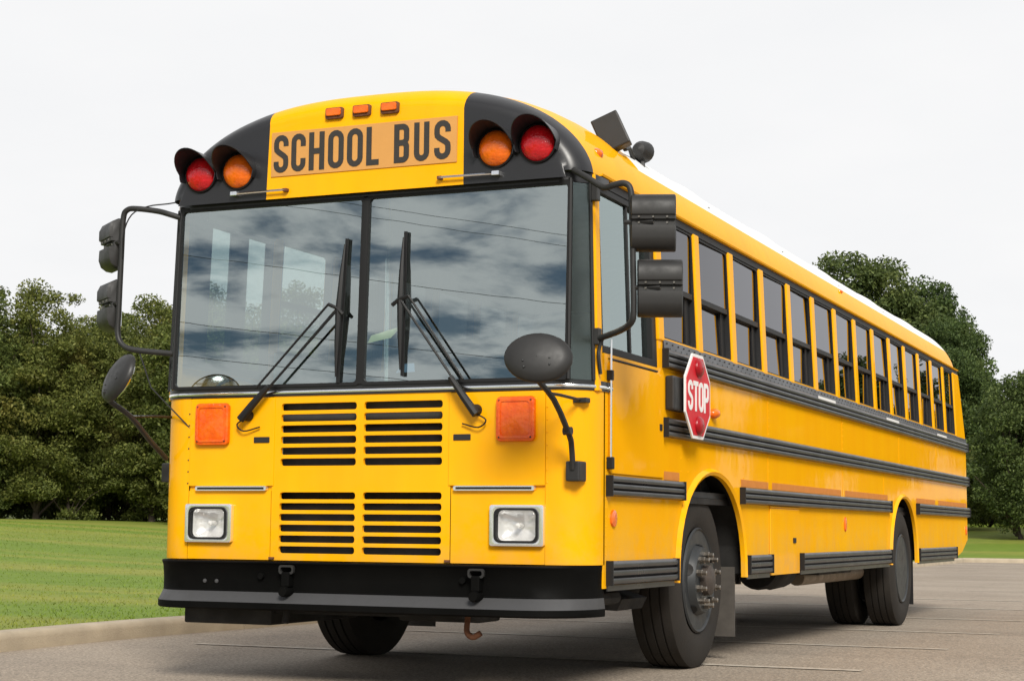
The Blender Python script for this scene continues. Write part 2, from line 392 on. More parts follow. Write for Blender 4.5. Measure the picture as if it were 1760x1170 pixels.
def lawn_material(name, blade=False):
    m = bpy.data.materials.new(name); m.use_nodes = True; t = m.node_tree; b = t.nodes['Principled BSDF']; L = t.links.new
    g = t.nodes.new('ShaderNodeNewGeometry')
    mp = t.nodes.new('ShaderNodeMapping'); mp.inputs['Rotation'].default_value = (0, 0, R(-38)); mp.inputs['Scale'].default_value = (0.05, 0.42, 0.2); L(g.outputs['Position'], mp.inputs['Vector'])
    n1 = t.nodes.new('ShaderNodeTexNoise'); n1.inputs['Scale'].default_value = 1.0; n1.inputs['Detail'].default_value = 3; L(mp.outputs[0], n1.inputs['Vector'])
    n2 = t.nodes.new('ShaderNodeTexNoise'); n2.inputs['Scale'].default_value = 2.4; n2.inputs['Detail'].default_value = 8; n2.inputs['Roughness'].default_value = 0.75; L(g.outputs['Position'], n2.inputs['Vector'])
    r1 = t.nodes.new('ShaderNodeMapRange'); r1.inputs['From Min'].default_value = 0.42; r1.inputs['From Max'].default_value = 0.60; L(n1.outputs['Fac'], r1.inputs['Value'])
    r2 = t.nodes.new('ShaderNodeMapRange'); r2.inputs['From Min'].default_value = 0.3; r2.inputs['From Max'].default_value = 0.7; L(n2.outputs['Fac'], r2.inputs['Value'])
    m1 = t.nodes.new('ShaderNodeMix'); m1.data_type = 'RGBA'; m1.inputs['A'].default_value = (0.138, 0.205, 0.024, 1); m1.inputs['B'].default_value = (0.215, 0.235, 0.042, 1); L(r1.outputs[0], m1.inputs['Factor'])
    m2 = t.nodes.new('ShaderNodeMix'); m2.data_type = 'RGBA'; m2.blend_type = 'MULTIPLY'; m2.inputs['Factor'].default_value = 1; L(m1.outputs['Result'], m2.inputs['A'])
    m3 = t.nodes.new('ShaderNodeMix'); m3.data_type = 'RGBA'; m3.inputs['A'].default_value = (0.78, 0.80, 0.75, 1); m3.inputs['B'].default_value = (1.15, 1.12, 1.08, 1); L(r2.outputs[0], m3.inputs['Factor']); L(m3.outputs['Result'], m2.inputs['B'])
    c = m2.outputs['Result']
    if blade:
        m4 = t.nodes.new('ShaderNodeMix'); m4.data_type = 'RGBA'; m4.blend_type = 'MULTIPLY'; m4.inputs['Factor'].default_value = 1; L(c, m4.inputs['A'])
        cr = t.nodes.new('ShaderNodeValToRGB'); cr.color_ramp.elements[0].color = (0.88, 0.95, 0.8, 1); cr.color_ramp.elements[1].color = (1.2, 1.15, 1.05, 1); L(g.outputs['Random Per Island'], cr.inputs[0]); L(cr.outputs[0], m4.inputs['B'])
        c = m4.outputs['Result']
    L(c, b.inputs['Base Color']); b.inputs['Roughness'].default_value = 0.8; b.inputs['Specular IOR Level'].default_value = 0.2
    return m
ASPH = asphalt_material(); LAWN = lawn_material('lawn'); BLADE = lawn_material('grass_blade', True)

def grid_obj(name, xs, ys, zf, m, keep=None):
    V = [(x, y, zf(x, y)) for y in ys for x in xs]; F = []; nx = len(xs)
    for j in range(len(ys)-1):
        for i in range(nx-1):
            if keep is None or keep(xs[i], xs[i+1], ys[j], ys[j+1]): F.append((j*nx+i, j*nx+i+1, (j+1)*nx+i+1, (j+1)*nx+i))
    me = bpy.data.meshes.new(name); me.from_pydata(V, [], F); me.materials.append(m); me.update()
    me.polygons.foreach_set('use_smooth', [True]*len(F))
    o = bpy.data.objects.new(name, me); col.objects.link(o); WLOC[o.name] = Vector((0,0,0)); return o
struct(grid_obj('parking_lot', list(np.linspace(LX0-0.7, LX1+0.2, 12)), [-40.2, -20, -5, 0, 1, 2, 3, 4, 5, 6, 7, 8, 10, 15, 20, 30, 41.2], zlot, ASPH), 'worn tan grey asphalt parking lot')
gx = [-600, -300, -160, -110] + list(np.arange(-90, -8, 3.0)) + list(np.arange(-8, -2.2, 0.5)) + [0, 4, 8, 12, 16, 20, 24, 28, 30] + list(np.arange(33, 95, 4)) + [120, 180, 300, 600]
gy = [-600, -250, -120, -90, -70, -55, -48, -44, -40] + list(np.arange(-36, -2, 4.0)) + list(np.arange(-2, 20, 1.0)) + list(np.arange(20, 41, 3.0)) + [41, 42, 43, 45, 48] + list(np.arange(52, 120, 4.0)) + [150, 220, 350, 600]
def zl(x, y):
    d = lawn_dist(x, y)
    return zlawn(x, y) if d > -0.6 else -0.4
def lawnv():
    nx = len(gx); V = []
    for y in gy:
        for x in gx:
            xx = x
            V.append((xx, y, zl(xx, y)))
    return V
# the lawn is one sheet with the lot cut out; its edge follows the kerb line
def lawn_sheet():
    V = []; F = []; idx = {}
    xs_left = [x for x in gx if x < -3.6]
    def vid(p):
        k = (round(p[0],4), round(p[1],4))
        if k not in idx: idx[k] = len(V); V.append((p[0], p[1], zlawn(p[0], p[1])))
        return idx[k]
    def quad(a, b, c, d): F.append((vid(a), vid(b), vid(c), vid(d)))
    ymid = [y for y in gy if LY0 <= y <= LY1]
    for j in range(len(gy)-1):
        y0, y1 = gy[j], gy[j+1]
        inside = y0 >= LY0 and y1 <= LY1
        for i in range(len(gx)-1):
            x0, x1 = gx[i], gx[i+1]
            if not inside: quad((x0,y0),(x1,y0),(x1,y1),(x0,y1))
            elif x1 <= -3.5 or x0 >= LX1: quad((x0,y0),(x1,y0),(x1,y1),(x0,y1))
        if inside: 
            e0, e1 = kx(y0)-0.12, kx(y1)-0.12
            quad((-3.5,y0),(e0,y0),(e1,y1),(-3.5,y1))
    me = bpy.data.meshes.new('lawn'); me.from_pydata(V, [], F); me.materials.append(LAWN); me.update()
    me.polygons.foreach_set('use_smooth', [True]*len(F))
    o = bpy.data.objects.new('lawn', me); col.objects.link(o); WLOC[o.name] = Vector((0,0,0)); return o
if -3.5 not in gx: gx = sorted([x for x in gx if not (-3.6 < x < -3.4)] + [-3.5])
struct(lawn_sheet(), 'mown lawn rising towards the trees')
# kerbs: the near one bends, the far ones close the lot
def kerb(name, pts, side):
    prof = [(0.0, -0.10), (0.0, 0.075), (0.012, 0.102), (0.035, 0.115), (0.15, 0.12), (0.16, 0.11), (0.16, -0.10)]
    path = []
    for i, (x, y) in enumerate(pts):
        a = Vector(pts[max(0,i-1)]); b = Vector(pts[min(len(pts)-1,i+1)]); d = (b-a).normalized(); n = Vector((-d.y, d.x))*side
        path.append(lambda u, v, x=x, y=y, n=n: Vector((x + n.x*u, y + n.y*u, zlot(x,y) + v)))
    g = G(); runs = [[path[0]]]; acc = 0.0
    for i in range(1, len(pts)):
        acc += (Vector(pts[i]) - Vector(pts[i-1])).length; runs[-1].append(path[i])
        if acc > 2.9 and i < len(pts)-1:
            d = (Vector(pts[i+1]) - Vector(pts[i])).normalized()*0.012
            runs.append([lambda u, v, f=path[i], d=d: f(u, v) + Vector((d.x, d.y, 0))]); acc = 0.0
    for r in runs: g.sweep(r, prof)
    o = g.make(name, CONC, smooth=50); struct(o, 'pale concrete kerb along the lawn'); return o
kerb('kerb', [(kx(y), y) for y in list(np.arange(-40, -6, 4)) + list(np.arange(-6, 12, 0.5)) + [14, 20, 30, 40.9]], 1)
kerb('kerb', [(-3.3, 40.97), (5, 41), (15, 41), (30, 41)], 1)
# worn stall lines across the lot
LINE = mat('worn_line_paint', (0.56, 0.50, 0.41), 0.85, color2=(0.33, 0.275, 0.215), nscale=14)
for yl, x0, x1, w in ((2.25, -2.4, 2.02, 0.10), (4.55, -2.4, 2.13, 0.10), (6.95, -2.4, 2.16, 0.10), (9.3, -2.4, 2.18, 0.10), (11.7, -2.4, 2.2, 0.10), (14.1, -2.4, 2.2, 0.10)):
    xs = list(np.linspace(x0, x1, 30)); V = []; F = []
    for i, x in enumerate(xs):
        V += [(x, yl - w/2, zlot(x, yl-w/2) + 0.004), (x, yl + w/2, zlot(x, yl+w/2) + 0.004)]
        if i: F.append((2*i-2, 2*i, 2*i+1, 2*i-1))
    struct(build('parking_line', V, F, LINE), 'worn thin pale stall line on asphalt')

# ------------------------------------------------------------------ the bus
bus = empty('school_bus', (0, 5.8, 0))
tag(bus, 'yellow school bus with black rub rails and folded stop sign parked on asphalt', 'bus')
HW = 1.22
def sx(z): return HW - 0.03 * max(0.0, min(1.0, (z - 1.8) / 0.7))
Y0, SP, NW = 1.071, 0.711, 14
YE = 11.6
FA, RA = (2.0, 0.66, 0.60), (7.90, 0.61, 0.58)     # wheel arches: centre y, half width, height

def arch_pts(c, hw, h, n=20, grow=0.0, z0=0.5):
    return [(c - (hw+grow)*math.cos(math.pi*i/n), z0 + (h+grow)*math.sin(math.pi*i/n)**0.85) for i in range(n+1)]
for s in (1, -1):
    out = [(0.2, 0.5)] + arch_pts(*FA) + arch_pts(*RA) + [(10.7, 0.5), (11.25, 0.575), (11.64, 0.70), (YE+0.04, 1.0), (YE+0.02, 1.70), (11.58, 1.80), (1.03, 1.80), (1.03, 1.63), (0.2, 1.63)]
    g = G().prism(out, YZ, s*HW, s*(HW-0.010))
    side = g.make('side_panel', YEL, bus)
    # flares round the wheel openings
    for (c, hw, h), nm in ((FA, 'wheel_arch_flare'), (RA, 'wheel_arch_flare')):
        o1 = arch_pts(c, hw, h, 24, -0.004); o2 = arch_pts(c, hw, h, 24, 0.035); V = []; F = []
        for (a, b), (a2, b2) in zip(o1, o2):
            V += [(s*(HW-0.011), a, b), (s*(HW+0.016), a, b), (s*(HW+0.026), (a+a2)/2, (b+b2)/2), (s*(HW+0.001), a2, b2)]
        for i in range(len(o1)-1):
            for k in range(3): F.append((i*4+k, i*4+k+1, i*4+5+k, i*4+4+k))
        build(nm, V, F, YEL, bus, smooth=50)
        # wheel well liner
        o3 = arch_pts(c, hw+0.06, h+0.06, 16, 0.0, 0.52); V = []; F = []
        for a, b in o3: V += [(s*(HW-0.012), a, b), (s*(HW-0.62), a, b)]
        n = len(o3)
        F = [(2*i, 2*i+1, 2*i+3, 2*i+2) for i in range(n-1)] + [tuple(2*i+1 for i in range(n))]
        build('wheel_well', V, F, DRK, bus)
# front shell: corner panels, headlamp panels, access doors, grille panel
ZB, ZT = 0.612, 1.442
for s in (1, -1):
    V = []; F = []
    pl = [(1.0, 0.0)] + [(1.02 + 0.2*math.sin(R(a)), 0.2 - 0.2*math.cos(R(a))) for a in range(0, 91, 9)] + [(1.22, 0.215)]
    for x, y in pl: V += [(s*x, y, ZB), (s*x, y, ZT)]
    for i in range(len(pl)-1): F.append((2*i, 2*i+2, 2*i+3, 2*i+1))
    cp = build('corner_panel', V, F, YEL, bus, smooth=40)
    # rivets down the seams
    g = G()
    for z in np.arange(0.66, 1.42, 0.045): g.lathe([(0, 0.0035), (0.002, 0.003), (0.003, 0.0)], (s*1.2205, 0.232, z), 'x', 6) if s > 0 else g.lathe([(0, 0.0035), (-0.002, 0.003), (-0.003, 0.0)], (s*1.2205, 0.232, z), 'x', 6)
    for z in np.arange(1.0, 1.42, 0.06): g.lathe([(0, 0.0045), (-0.002, 0.004), (-0.003, 0.0)], (s*1.008, -0.0005, z), 'y', 6)
    g.make('rivet_row', PLA if s < 0 else YEL, cp)['kind'] = 'stuff'
    box('backing_panel', min(s*0.50, s*1.0), max(s*0.50, s*1.0), 0.010, 0.02, 0.94, ZT, YEL, bus)
    # lower panel round the headlamp, its opening hidden by the bezel
    xa, xb = sorted((s*0.506, s*0.998))
    G().ring(rrect(xa, xb, ZB+0.001, 0.962, 0.002), rrect(s*0.862-0.112, s*0.862+0.112, 0.796-0.080, 0.796+0.080, 0.02), XZ, 0.0, 0.009).make('headlamp_panel', YEL, bus)
    xa, xb = sorted((s*0.492, s*0.998))
    ad = box('access_door', xa, xb, -0.006, 0.009, 0.986, 1.437, YEL, bus, bevel=0.003)
    # chrome handle strip under the access door
    xa, xb = sorted((s*0.525, s*0.950))
    h = G().prism(rrect(xa, xb, 0.962, 0.985, 0.009, 3), XZ, -0.020, 0.004).make('door_handle', BEZ, bus, smooth=30)
    box('handle_slot', xa+0.014, xb-0.014, -0.0215, -0.018, 0.968, 0.979, RUB, h)
    # maker's plate, blank dark
    xa, xb = sorted((s*0.518, s*0.610))
    box('vent_plate', xa, xb, -0.011, -0.004, 1.205, 1.235, PLA, ad, bevel=0.003)
    # headlamp
    cx, cz = s*0.862, 0.796
    bz = G().ring(rrect(cx-0.140, cx+0.140, cz-0.098, cz+0.098, 0.012), rrect(cx-0.112, cx+0.112, cz-0.080, cz+0.080, 0.03), XZ, -0.028, 0.0)
    bez = bz.make('headlamp', BEZ, bus, smooth=30, bevel=0.004)
    G().ring(rrect(cx-0.114, cx+0.114, cz-0.082, cz+0.082, 0.03), rrect(cx-0.102, cx+0.102, cz-0.072, cz+0.072, 0.026), XZ, -0.036, -0.008).make('gasket', RUB, bez, smooth=30)
    def dome(d0, d1, k, hx, hz, nm, mm, par):
        nr = 6; o = rrect(-hx, hx, -hz, hz, 0.026); V = []; F = []
        for i in range(nr):
            t = i/nr; sc_ = math.cos(t*math.pi/2); V += [(cx+u*sc_, d0+(d1-d0)*math.sin(t*math.pi/2), cz+v*sc_) for u, v in o]
        V.append((cx, d1, cz)); n = len(o)
        for i in range(nr-1):
            for q in range(n): F.append((i*n+q, i*n+(q+1)%n, (i+1)*n+(q+1)%n, (i+1)*n+q))
        for q in range(n): F.append(((nr-1)*n+q, (nr-1)*n+(q+1)%n, nr*n))
        build(nm, V, F, mm, par, smooth=60)
    dome(-0.010, 0.050, 1, 0.104, 0.074, 'reflector', REFL, bez)
    dome(-0.020, -0.040, 1, 0.103, 0.073, 'lens', GLH, bez)
    G().lathe([(-0.012, 0.0), (-0.008, 0.012), (0.03, 0.014), (0.045, 0.012)], (cx, 0, cz), 'y', 10).make('bulb', STOPW, bez, smooth=50)
    # turn signal
    cx, cz = s*0.853, 1.304
    ts = G().prism(rrect(cx-0.102, cx+0.102, cz-0.109, cz+0.109, 0.024), XZ, -0.034, -0.006).make('turn_signal', AMBT, bus, smooth=50, bevel=0.015)
    G().ring(rrect(cx-0.086, cx+0.086, cz-0.093, cz+0.093, 0.02), rrect(cx-0.076, cx+0.076, cz-0.083, cz+0.083, 0.016), XZ, -0.0385, -0.033).make('lens_rib', AMBT, ts, smooth=30)
    for dx in (-1, 1):
        for dz in (-1, 1): G().lathe([(-0.040, 0.0), (-0.039, 0.004), (-0.034, 0.0045)], (cx+dx*0.082, 0, cz+dz*0.089), 'y', 6).make('screw', PLA, ts)
    # wiper bracket wire, latch
    g = G().tube(smooth_path([(s*0.64, -0.03, 1.335), (s*0.70, -0.03, 1.300), (s*0.66, -0.03, 1.265), (s*0.57, -0.02, 1.285)], 4), 0.004, 6)
    g.make('washer_hose', RUB, bus, smooth=60)
    xa, xb = sorted((s*0.478, s*0.506)); box('latch', xa, xb, -0.012, 0.0, 0.617, 0.628, RUST, bus)

# grille panel with four openings; each holds five slats
gxs = [-0.502, -0.455, -0.021, 0.021, 0.455, 0.502]; gzs = [ZB, 0.648, 0.954, 1.087, 1.404, ZT]
V = []; F = []
g = G()
for i in range(5):
    for j in range(5):
        u0, u1, v0, v1 = gxs[i], gxs[i+1], gzs[j], gzs[j+1]
        if i in (1, 3) and j in (1, 3):
            o = rrect(u0, u1, v0, v1, 0.014, 3)
            C4 = [(u1, v1), (u0, v1), (u0, v0), (u1, v0)]
            vv = [(u, 0, v) for u, v in C4] + [(u, 0, v) for u, v in o] + [(u, 0.018, v) for u, v in o]; ff = []
            for k in range(4):
                for q in range(3): ff.append((k, 4+k*4+q, 4+k*4+q+1))
                k2 = (k+1) % 4; # corner fans only: the edges already coincide with the cell border
            n = len(o)
            for q in range(n): ff.append((4+q, 4+(q+1)%n, 4+n+(q+1)%n, 4+n+q))
            g.add(vv, ff)
        else:
            g.add([(u0,0,v0),(u1,0,v0),(u1,0,v1),(u0,0,v1)], [(0,1,2,3)])
gp = g.make('grille_panel', YEL, bus)
def slat_outline(a, b, rr):
    o = []
    for sx_, sz_ in ((1, 1), (-1, 1), (-1, -1), (1, -1)):
        pts = [(a - rr + rr*math.sin(R(t)), b + rr - rr*math.cos(R(t))) for t in (90, 60, 30, 0)]
        pts = [(sx_*u, sz_*v) for u, v in pts]
        if (sx_, sz_) in ((-1, 1), (1, -1)): pts.reverse()
        o += pts
    return o
so = slat_outline(0.217, 0.0095, 0.012)
sg = G().prism(so, XZ, -0.002, 0.016); slat_me = make_mesh('slat', sg.v, sg.f, YEL, bevel=0.0025)
for (u0, u1) in ((-0.455, -0.021), (0.021, 0.455)):
    for (v0, v1) in ((0.648, 0.954), (1.087, 1.404)):
        p = (v1 - v0 + 0.019) / 6
        for k in range(1, 6): link('slat', slat_me, gp, ((u0+u1)/2, 0, v0 + k*p - 0.0095))
box('radiator', -0.5, 0.5, 0.10, 0.16, 0.62, 1.43, DRK, bus)
# belt moulding under the windshield: chrome strip and black gasket wrapping the corners
def front_path(off, r=0.2):
    P = [(-1.22-off, 0.30), (-1.22-off, 0.2)] + [(-1.02 - (r+off)*math.cos(R(a)), 0.2 - (r+off)*math.sin(R(a))) for a in range(9, 90, 9)] + [(-1.02, -off)]
    return P + [(-x, y) for x, y in reversed(P)]
def band(name, z0, z1, off0, off1, m, **kw):
    P0, P1 = front_path(off0), front_path(off1); V = []; F = []
    for (a, b), (c, d) in zip(P0, P1): V += [(a,b,z0),(c,d,z0),(c,d,z1),(a,b,z1)]
    for i in range(len(P0)-1):
        for k in range(4): k2 = (k+1)%4; F.append((i*4+k, i*4+k2, i*4+4+k2, i*4+4+k))
    F += [(0,1,2,3), tuple(len(V)-4+k for k in (3,2,1,0))]
    return build(name, V, F, m, bus, smooth=40, **kw)
band('belt_trim', 1.4425, 1.452, -0.01, 0.006, BLK)
band('chrome_strip', 1.4522, 1.468, -0.01, 0.012, CHR, bevel=0.003)
band('belt_trim', 1.4682, 1.489, -0.02, 0.008, BLK)
# windshield: two panes leaning back, corner panes, pillars, header
def yw(z): return -0.004 + (z - 1.49) * 0.035
ZW0, ZW1 = 1.490, 2.445
def pane_quad(x0, y0f, x1, y1f, z0, z1):
    V = []; n = 6; F = []
    for i in range(n+1):
        t = i/n
        for j in range(2):
            z = (z0, z1)[j]; V.append((x0+(x1-x0)*t, (y0f(z)*(1-t) + y1f(z)*t), z))
    for i in range(n): F.append((2*i, 2*i+2, 2*i+3, 2*i+1))
    return V, F
for s in (-1, 1):
    xa, xb = sorted((s*0.016, s*1.105))
    ws = build('windshield', *pane_quad(xa, yw, xb, yw, ZW0, ZW1), GLS, bus)
    # gasket round the pane
    oi = rrect(xa+0.006, xb-0.006, ZW0+0.012, ZW1-0.010, 0.02); oo = rrect(xa-0.004, xb+0.004, ZW0-0.004, ZW1+0.012, 0.01)
    G().ring(oo, oi, lambda u, v, a: Vector((u, yw(v)+a, v)), -0.012, 0.014).make('gasket', RUB, ws, smooth=30)
    # corner pane
    ca = build('corner_window', [(s*1.125, yw(ZW0)+0.004, ZW0), (s*1.208, 0.105, ZW0), (s*1.185, 0.115, ZW1), (s*1.12, yw(ZW1)+0.004, ZW1)], [(0,1,2,3)], GLN, bus)
    g = G().tube([(s*1.115, yw(ZW0)-0.002, ZW0), (s*1.110, yw(ZW1)-0.002, ZW1+0.02)], 0.011, 6)
    g.make('windshield_pillar', RUB, bus, smooth=40)
    g = G().tube([(s*1.205, 0.098, ZW0), (s*1.18, 0.108, ZW1+0.02)], 0.010, 6); g.make('gasket', RUB, ca, smooth=40)
    g = G(); g.add([(s*1.205,0.108,1.44),(s*1.223,0.118,1.44),(s*1.223,0.185,1.44),(s*1.19,0.185,1.44),(s*1.182,0.115,2.50),(s*1.196,0.125,2.50),(s*1.194,0.19,2.50),(s*1.165,0.19,2.50)],
          [(0,3,2,1),(4,5,6,7),(0,1,5,4),(1,2,6,5),(2,3,7,6),(3,0,4,7)])
    g.make('front_post', YEL, bus, bevel=0.005)
mull = G().add([(-0.016,yw(ZW0)-0.012,ZW0),(0.016,yw(ZW0)-0.012,ZW0),(0.016,0.03,ZW0),(-0.016,0.03,ZW0),(-0.014,yw(ZW1)-0.012,ZW1),(0.014,yw(ZW1)-0.012,ZW1),(0.014,0.06,ZW1),(-0.014,0.06,ZW1)],
     [(0,3,2,1),(4,5,6,7),(0,1,5,4),(1,2,6,5),(2,3,7,6),(3,0,4,7)]).make('mullion', RUB, bus, bevel=0.004)

# ---- roof cap with lamp panels
RX, RZ0, RH = 1.195, 2.50, 0.525
def roof_z(x, h=RH): return RZ0 + h * max(0.0, 1 - abs(x/RX)**3.2) ** 0.6
def face_z(x): return RZ0 + 0.49 * max(0.0, 1 - abs(x/RX)**2.6) ** 0.625      # the flat front of the cap is a little lower in the shoulders
XB = 0.567      # where the black lamp panels begin
def section(n=60):
    """roof outline from right to left, even spacing, with |x| = 0.55 in it"""
    xs = []
    for i in range(n+1):
        t = math.pi*i/n; c = math.cos(t); xs.append(RX * math.copysign(abs(c)**0.8, c))
    for v in (XB, -XB, 1.122, -1.122):
        k = min(range(len(xs)), key=lambda i: abs(xs[i]-v)); xs[k] = v
    return xs
XS = section()
def cap_mesh():
    RR = 0.13; rings = []
    fil = [0, 12, 25, 38, 52, 66, 80, 90]
    for a in fil:
        d = RR*(1-math.sin(R(a))); y = -0.012 + RR*(1-math.cos(R(a)))*1.15
        rings.append([(x*(1-d/RX*0.80*(x/RX)**2), y, RZ0-0.01 + (face_z(x)*(1-0.3*a/90) + roof_z(x)*0.3*a/90-RZ0+0.01)*(1-d/RH*0.85)) for x in XS])
    for y, k in ((0.25, 0.62), (0.40, 0.85), (0.6, 1.0), (1.0, 1.0)): rings.append([(x, y, face_z(x)*(1-k) + roof_z(x)*k) for x in XS])
    return rings
rings = cap_mesh(); nX = len(XS)
def cap_piece(name, lo, hi, m, front_only):
    V = []; F = []; idx = {}
    def vid(p):
        k = tuple(round(c, 5) for c in p)
        if k not in idx: idx[k] = len(V); V.append(p)
        return idx[k]
    for i in range(nX-1):
        xm = (XS[i]+XS[i+1])/2
        if not (lo < xm < hi): continue
        a, b = rings[0][i], rings[0][i+1]; rows = 4
        for r in range(rows):
            def dn(p, r): t = r/rows; return (p[0]*(1+0.012*t), p[1]-0.012*t, p[2]*(1-t) + 2.462*t)
            F.append((vid(dn(a,r)), vid(dn(b,r)), vid(dn(b,r+1)), vid(dn(a,r+1))))
        for j in range(len(rings)-1):
            isfront = j < 6
            if front_only is True and not isfront: continue
            F.append((vid(rings[j][i]), vid(rings[j+1][i]), vid(rings[j+1][i+1]), vid(rings[j][i+1])))
    return V, F
c_all = build('front_cap', *cap_piece('front_cap', -XB, XB, YEL, None), YEL, bus, smooth=50)
lamp_panels = []
for s in (1, -1):
    lo, hi = (XB, 2) if s > 0 else (-2, -XB)
    lamp_panels.append(build('lamp_panel', *cap_piece('lamp_panel', lo, hi, BLK, True), BLK, bus, smooth=50))
    # yellow shoulder of the cap behind the black panel
    V = []; F = []; sel = [i for i in range(nX) if lo-1e-4 <= XS[i] <= hi+1e-4]
    jj = list(range(6, len(rings)))
    for i in sel:
        for j in jj: V.append(rings[j][i])
    m = len(jj)
    for a in range(len(sel)-1):
        for b in range(m-1): F.append((a*m+b, a*m+b+1, (a+1)*m+b+1, (a+1)*m+b))
    build('cap_shoulder', V, F, YEL, bus, smooth=50)
# underside of the cap and black header rail over the windshield
hd = band('header_rail', 2.448, 2.496, -0.10, -0.014, BLK)
# ---- roof: white top between yellow side bands
def roof_strip(name, cond, m):
    ys = [(1.0, 0)] + [(y, 0) for y in (2, 4, 6, 8, 10, 10.9)] + [(10.9+0.45*math.sin(R(a)), a) for a in (15, 30, 45, 60, 75, 88)]
    V = []; F = []; sel = [i for i in range(nX-1) if cond((roof_z(XS[i])+roof_z(XS[i+1]))/2, (XS[i]+XS[i+1])/2)]
    runs = []
    for i in sel:
        if runs and runs[-1][-1] == i: runs[-1].append(i+1)
        else: runs.append([i, i+1])
    for run in runs:
        b0 = len(V); m_ = len(run)
        for y, a in ys:
            f = math.cos(R(a))**0.55 if a else 1.0
            for i in run: V.append((XS[i]*(1-0.07*(1-math.cos(R(a)))), y, RZ0 + (roof_z(XS[i])-RZ0)*f))
        for j in range(len(ys)-1):
            for k in range(m_-1): F.append((b0+j*m_+k, b0+j*m_+k+1, b0+(j+1)*m_+k+1, b0+(j+1)*m_+k))
    return build(name, V, F, m, bus, smooth=50)
ZWH = 2.69
roof = roof_strip('roof', lambda z, x: z > ZWH, WHT)
for s in (1, -1): roof_strip('roof_edge', lambda z, x, s=s: z <= ZWH and x*s > 0, YEL)
for y in (2.4, 4.2, 6.0, 7.8, 9.6):      # roof bows showing as shallow ribs
    V = []; F = []
    for i, x in enumerate(XS):
        if roof_z(x) < 2.72: continue
        V += [(x, y-0.03, roof_z(x)+0.001), (x*1.002, y-0.012, roof_z(x)+0.008), (x*1.002, y+0.012, roof_z(x)+0.008), (x, y+0.03, roof_z(x)+0.001)]
    k = len(V)//4
    for i in range(k-1):
        for q in range(3): F.append((i*4+q, i*4+q+1, i*4+q+5, i*4+q+4))
    build('roof_bow', V, F, WHT, roof, smooth=60)
for s in (1, -1):
    # header above the windows, black to stand for the shadow line under the gutter, drip gutter
    out = [(0.185, 2.458), (11.32, 2.458), (11.30, 2.502), (0.185, 2.502)]
    G().prism(out, lambda u, v, a: Vector((s*(sx(v)-a), u, v)), 0.0, 0.05).make('window_header', RUB, bus)
    pr = [(0.0, 0.0), (0.018, 0.002), (0.022, 0.012), (0.018, 0.014), (0.014, 0.008), (0.0, 0.010)]
    G().sweep([lambda u, v, y=y: Vector((s*(1.19+u), y, 2.500+v)) for y in (0.2, 5.7, 11.28)], pr).make('drip_gutter', YEL, bus)

random.seed(4)
# ---- side windows, pillars
def pillar(name, y0, y1, z0, z1, s, m=None, skew=0.0):
    V = []
    for z in (z0, z1):
        t = (z-z0)/(z1-z0)
        for x, y in ((sx(z)-0.06, y0), (sx(z)+0.008, y0), (sx(z)+0.008, y1-skew*t), (sx(z)-0.06, y1-skew*t)): V.append((s*x, y, z))
    return build(name, V, [(0,3,2,1),(4,5,6,7),(0,1,5,4),(1,2,6,5),(2,3,7,6),(3,0,4,7)], m or YEL, bus, bevel=0.008)
def win_frame_meshes(y0, y1, s):
    """frame, sash rail and two panes, in coordinates relative to the window's middle"""
    f = lambda u, v, a: Vector((s*(sx(v)-a), u, v))
    fr = G().ring(rrect(y0, y1, 1.792, 2.462, 0.02, 2), rrect(y0+0.014, y1-0.014, 1.808, 2.444, 0.03, 2), f, 0.006, 0.055)
    return f, fr
for s in (1, -1):
    for i in range(NW+1):
        yc = Y0 + i*SP
        if i < NW: pillar('window_pillar', yc-0.048, yc+0.048, 1.78, 2.462, s)
    pillar('rear_pillar', 10.965, 11.56, 1.78, 2.462, s, skew=0.24)
    for i in range(NW):
        ya = Y0 + i*SP + 0.049; yb = (Y0 + (i+1)*SP - 0.049) if i < NW-1 else 10.964
        f, fr = win_frame_meshes(ya, yb, s)
        w = fr.make('side_window', RUB, bus, smooth=30)
        G().prism([(ya+0.02, 2.075), (yb-0.02, 2.075), (yb-0.02, 2.108), (ya+0.02, 2.108)], f, 0.010, 0.050).make('sash_rail', RUB, w, bevel=0.003)
        g = G().prism([(yb-0.10, 1.815), (yb-0.022, 1.815), (yb-0.022, 2.076), (yb-0.10, 2.076)], f, 0.034, 0.052); g.make('sash_stile', RUB, w)
        for (z0, z1, dx) in ((2.10, 2.442, 0.018), (1.812, 2.08, 0.042)):
            a0, b0 = f(ya+0.02, z0, dx), f(yb-0.02, z1, dx); c0, d0 = f(yb-0.02, z0, dx), f(ya+0.02, z1, dx)
            j1, j2 = random.uniform(-0.004, 0.004), random.uniform(-0.0035, 0.0035)
            a0.x += j1 + j2; c0.x += -j1 + j2; b0.x += -j1 - j2; d0.x += j1 - j2
            build('pane', [a0, c0, b0, d0], [(0,1,2,3)], GLC if (s < 0 and i == 0) else GLD, w)
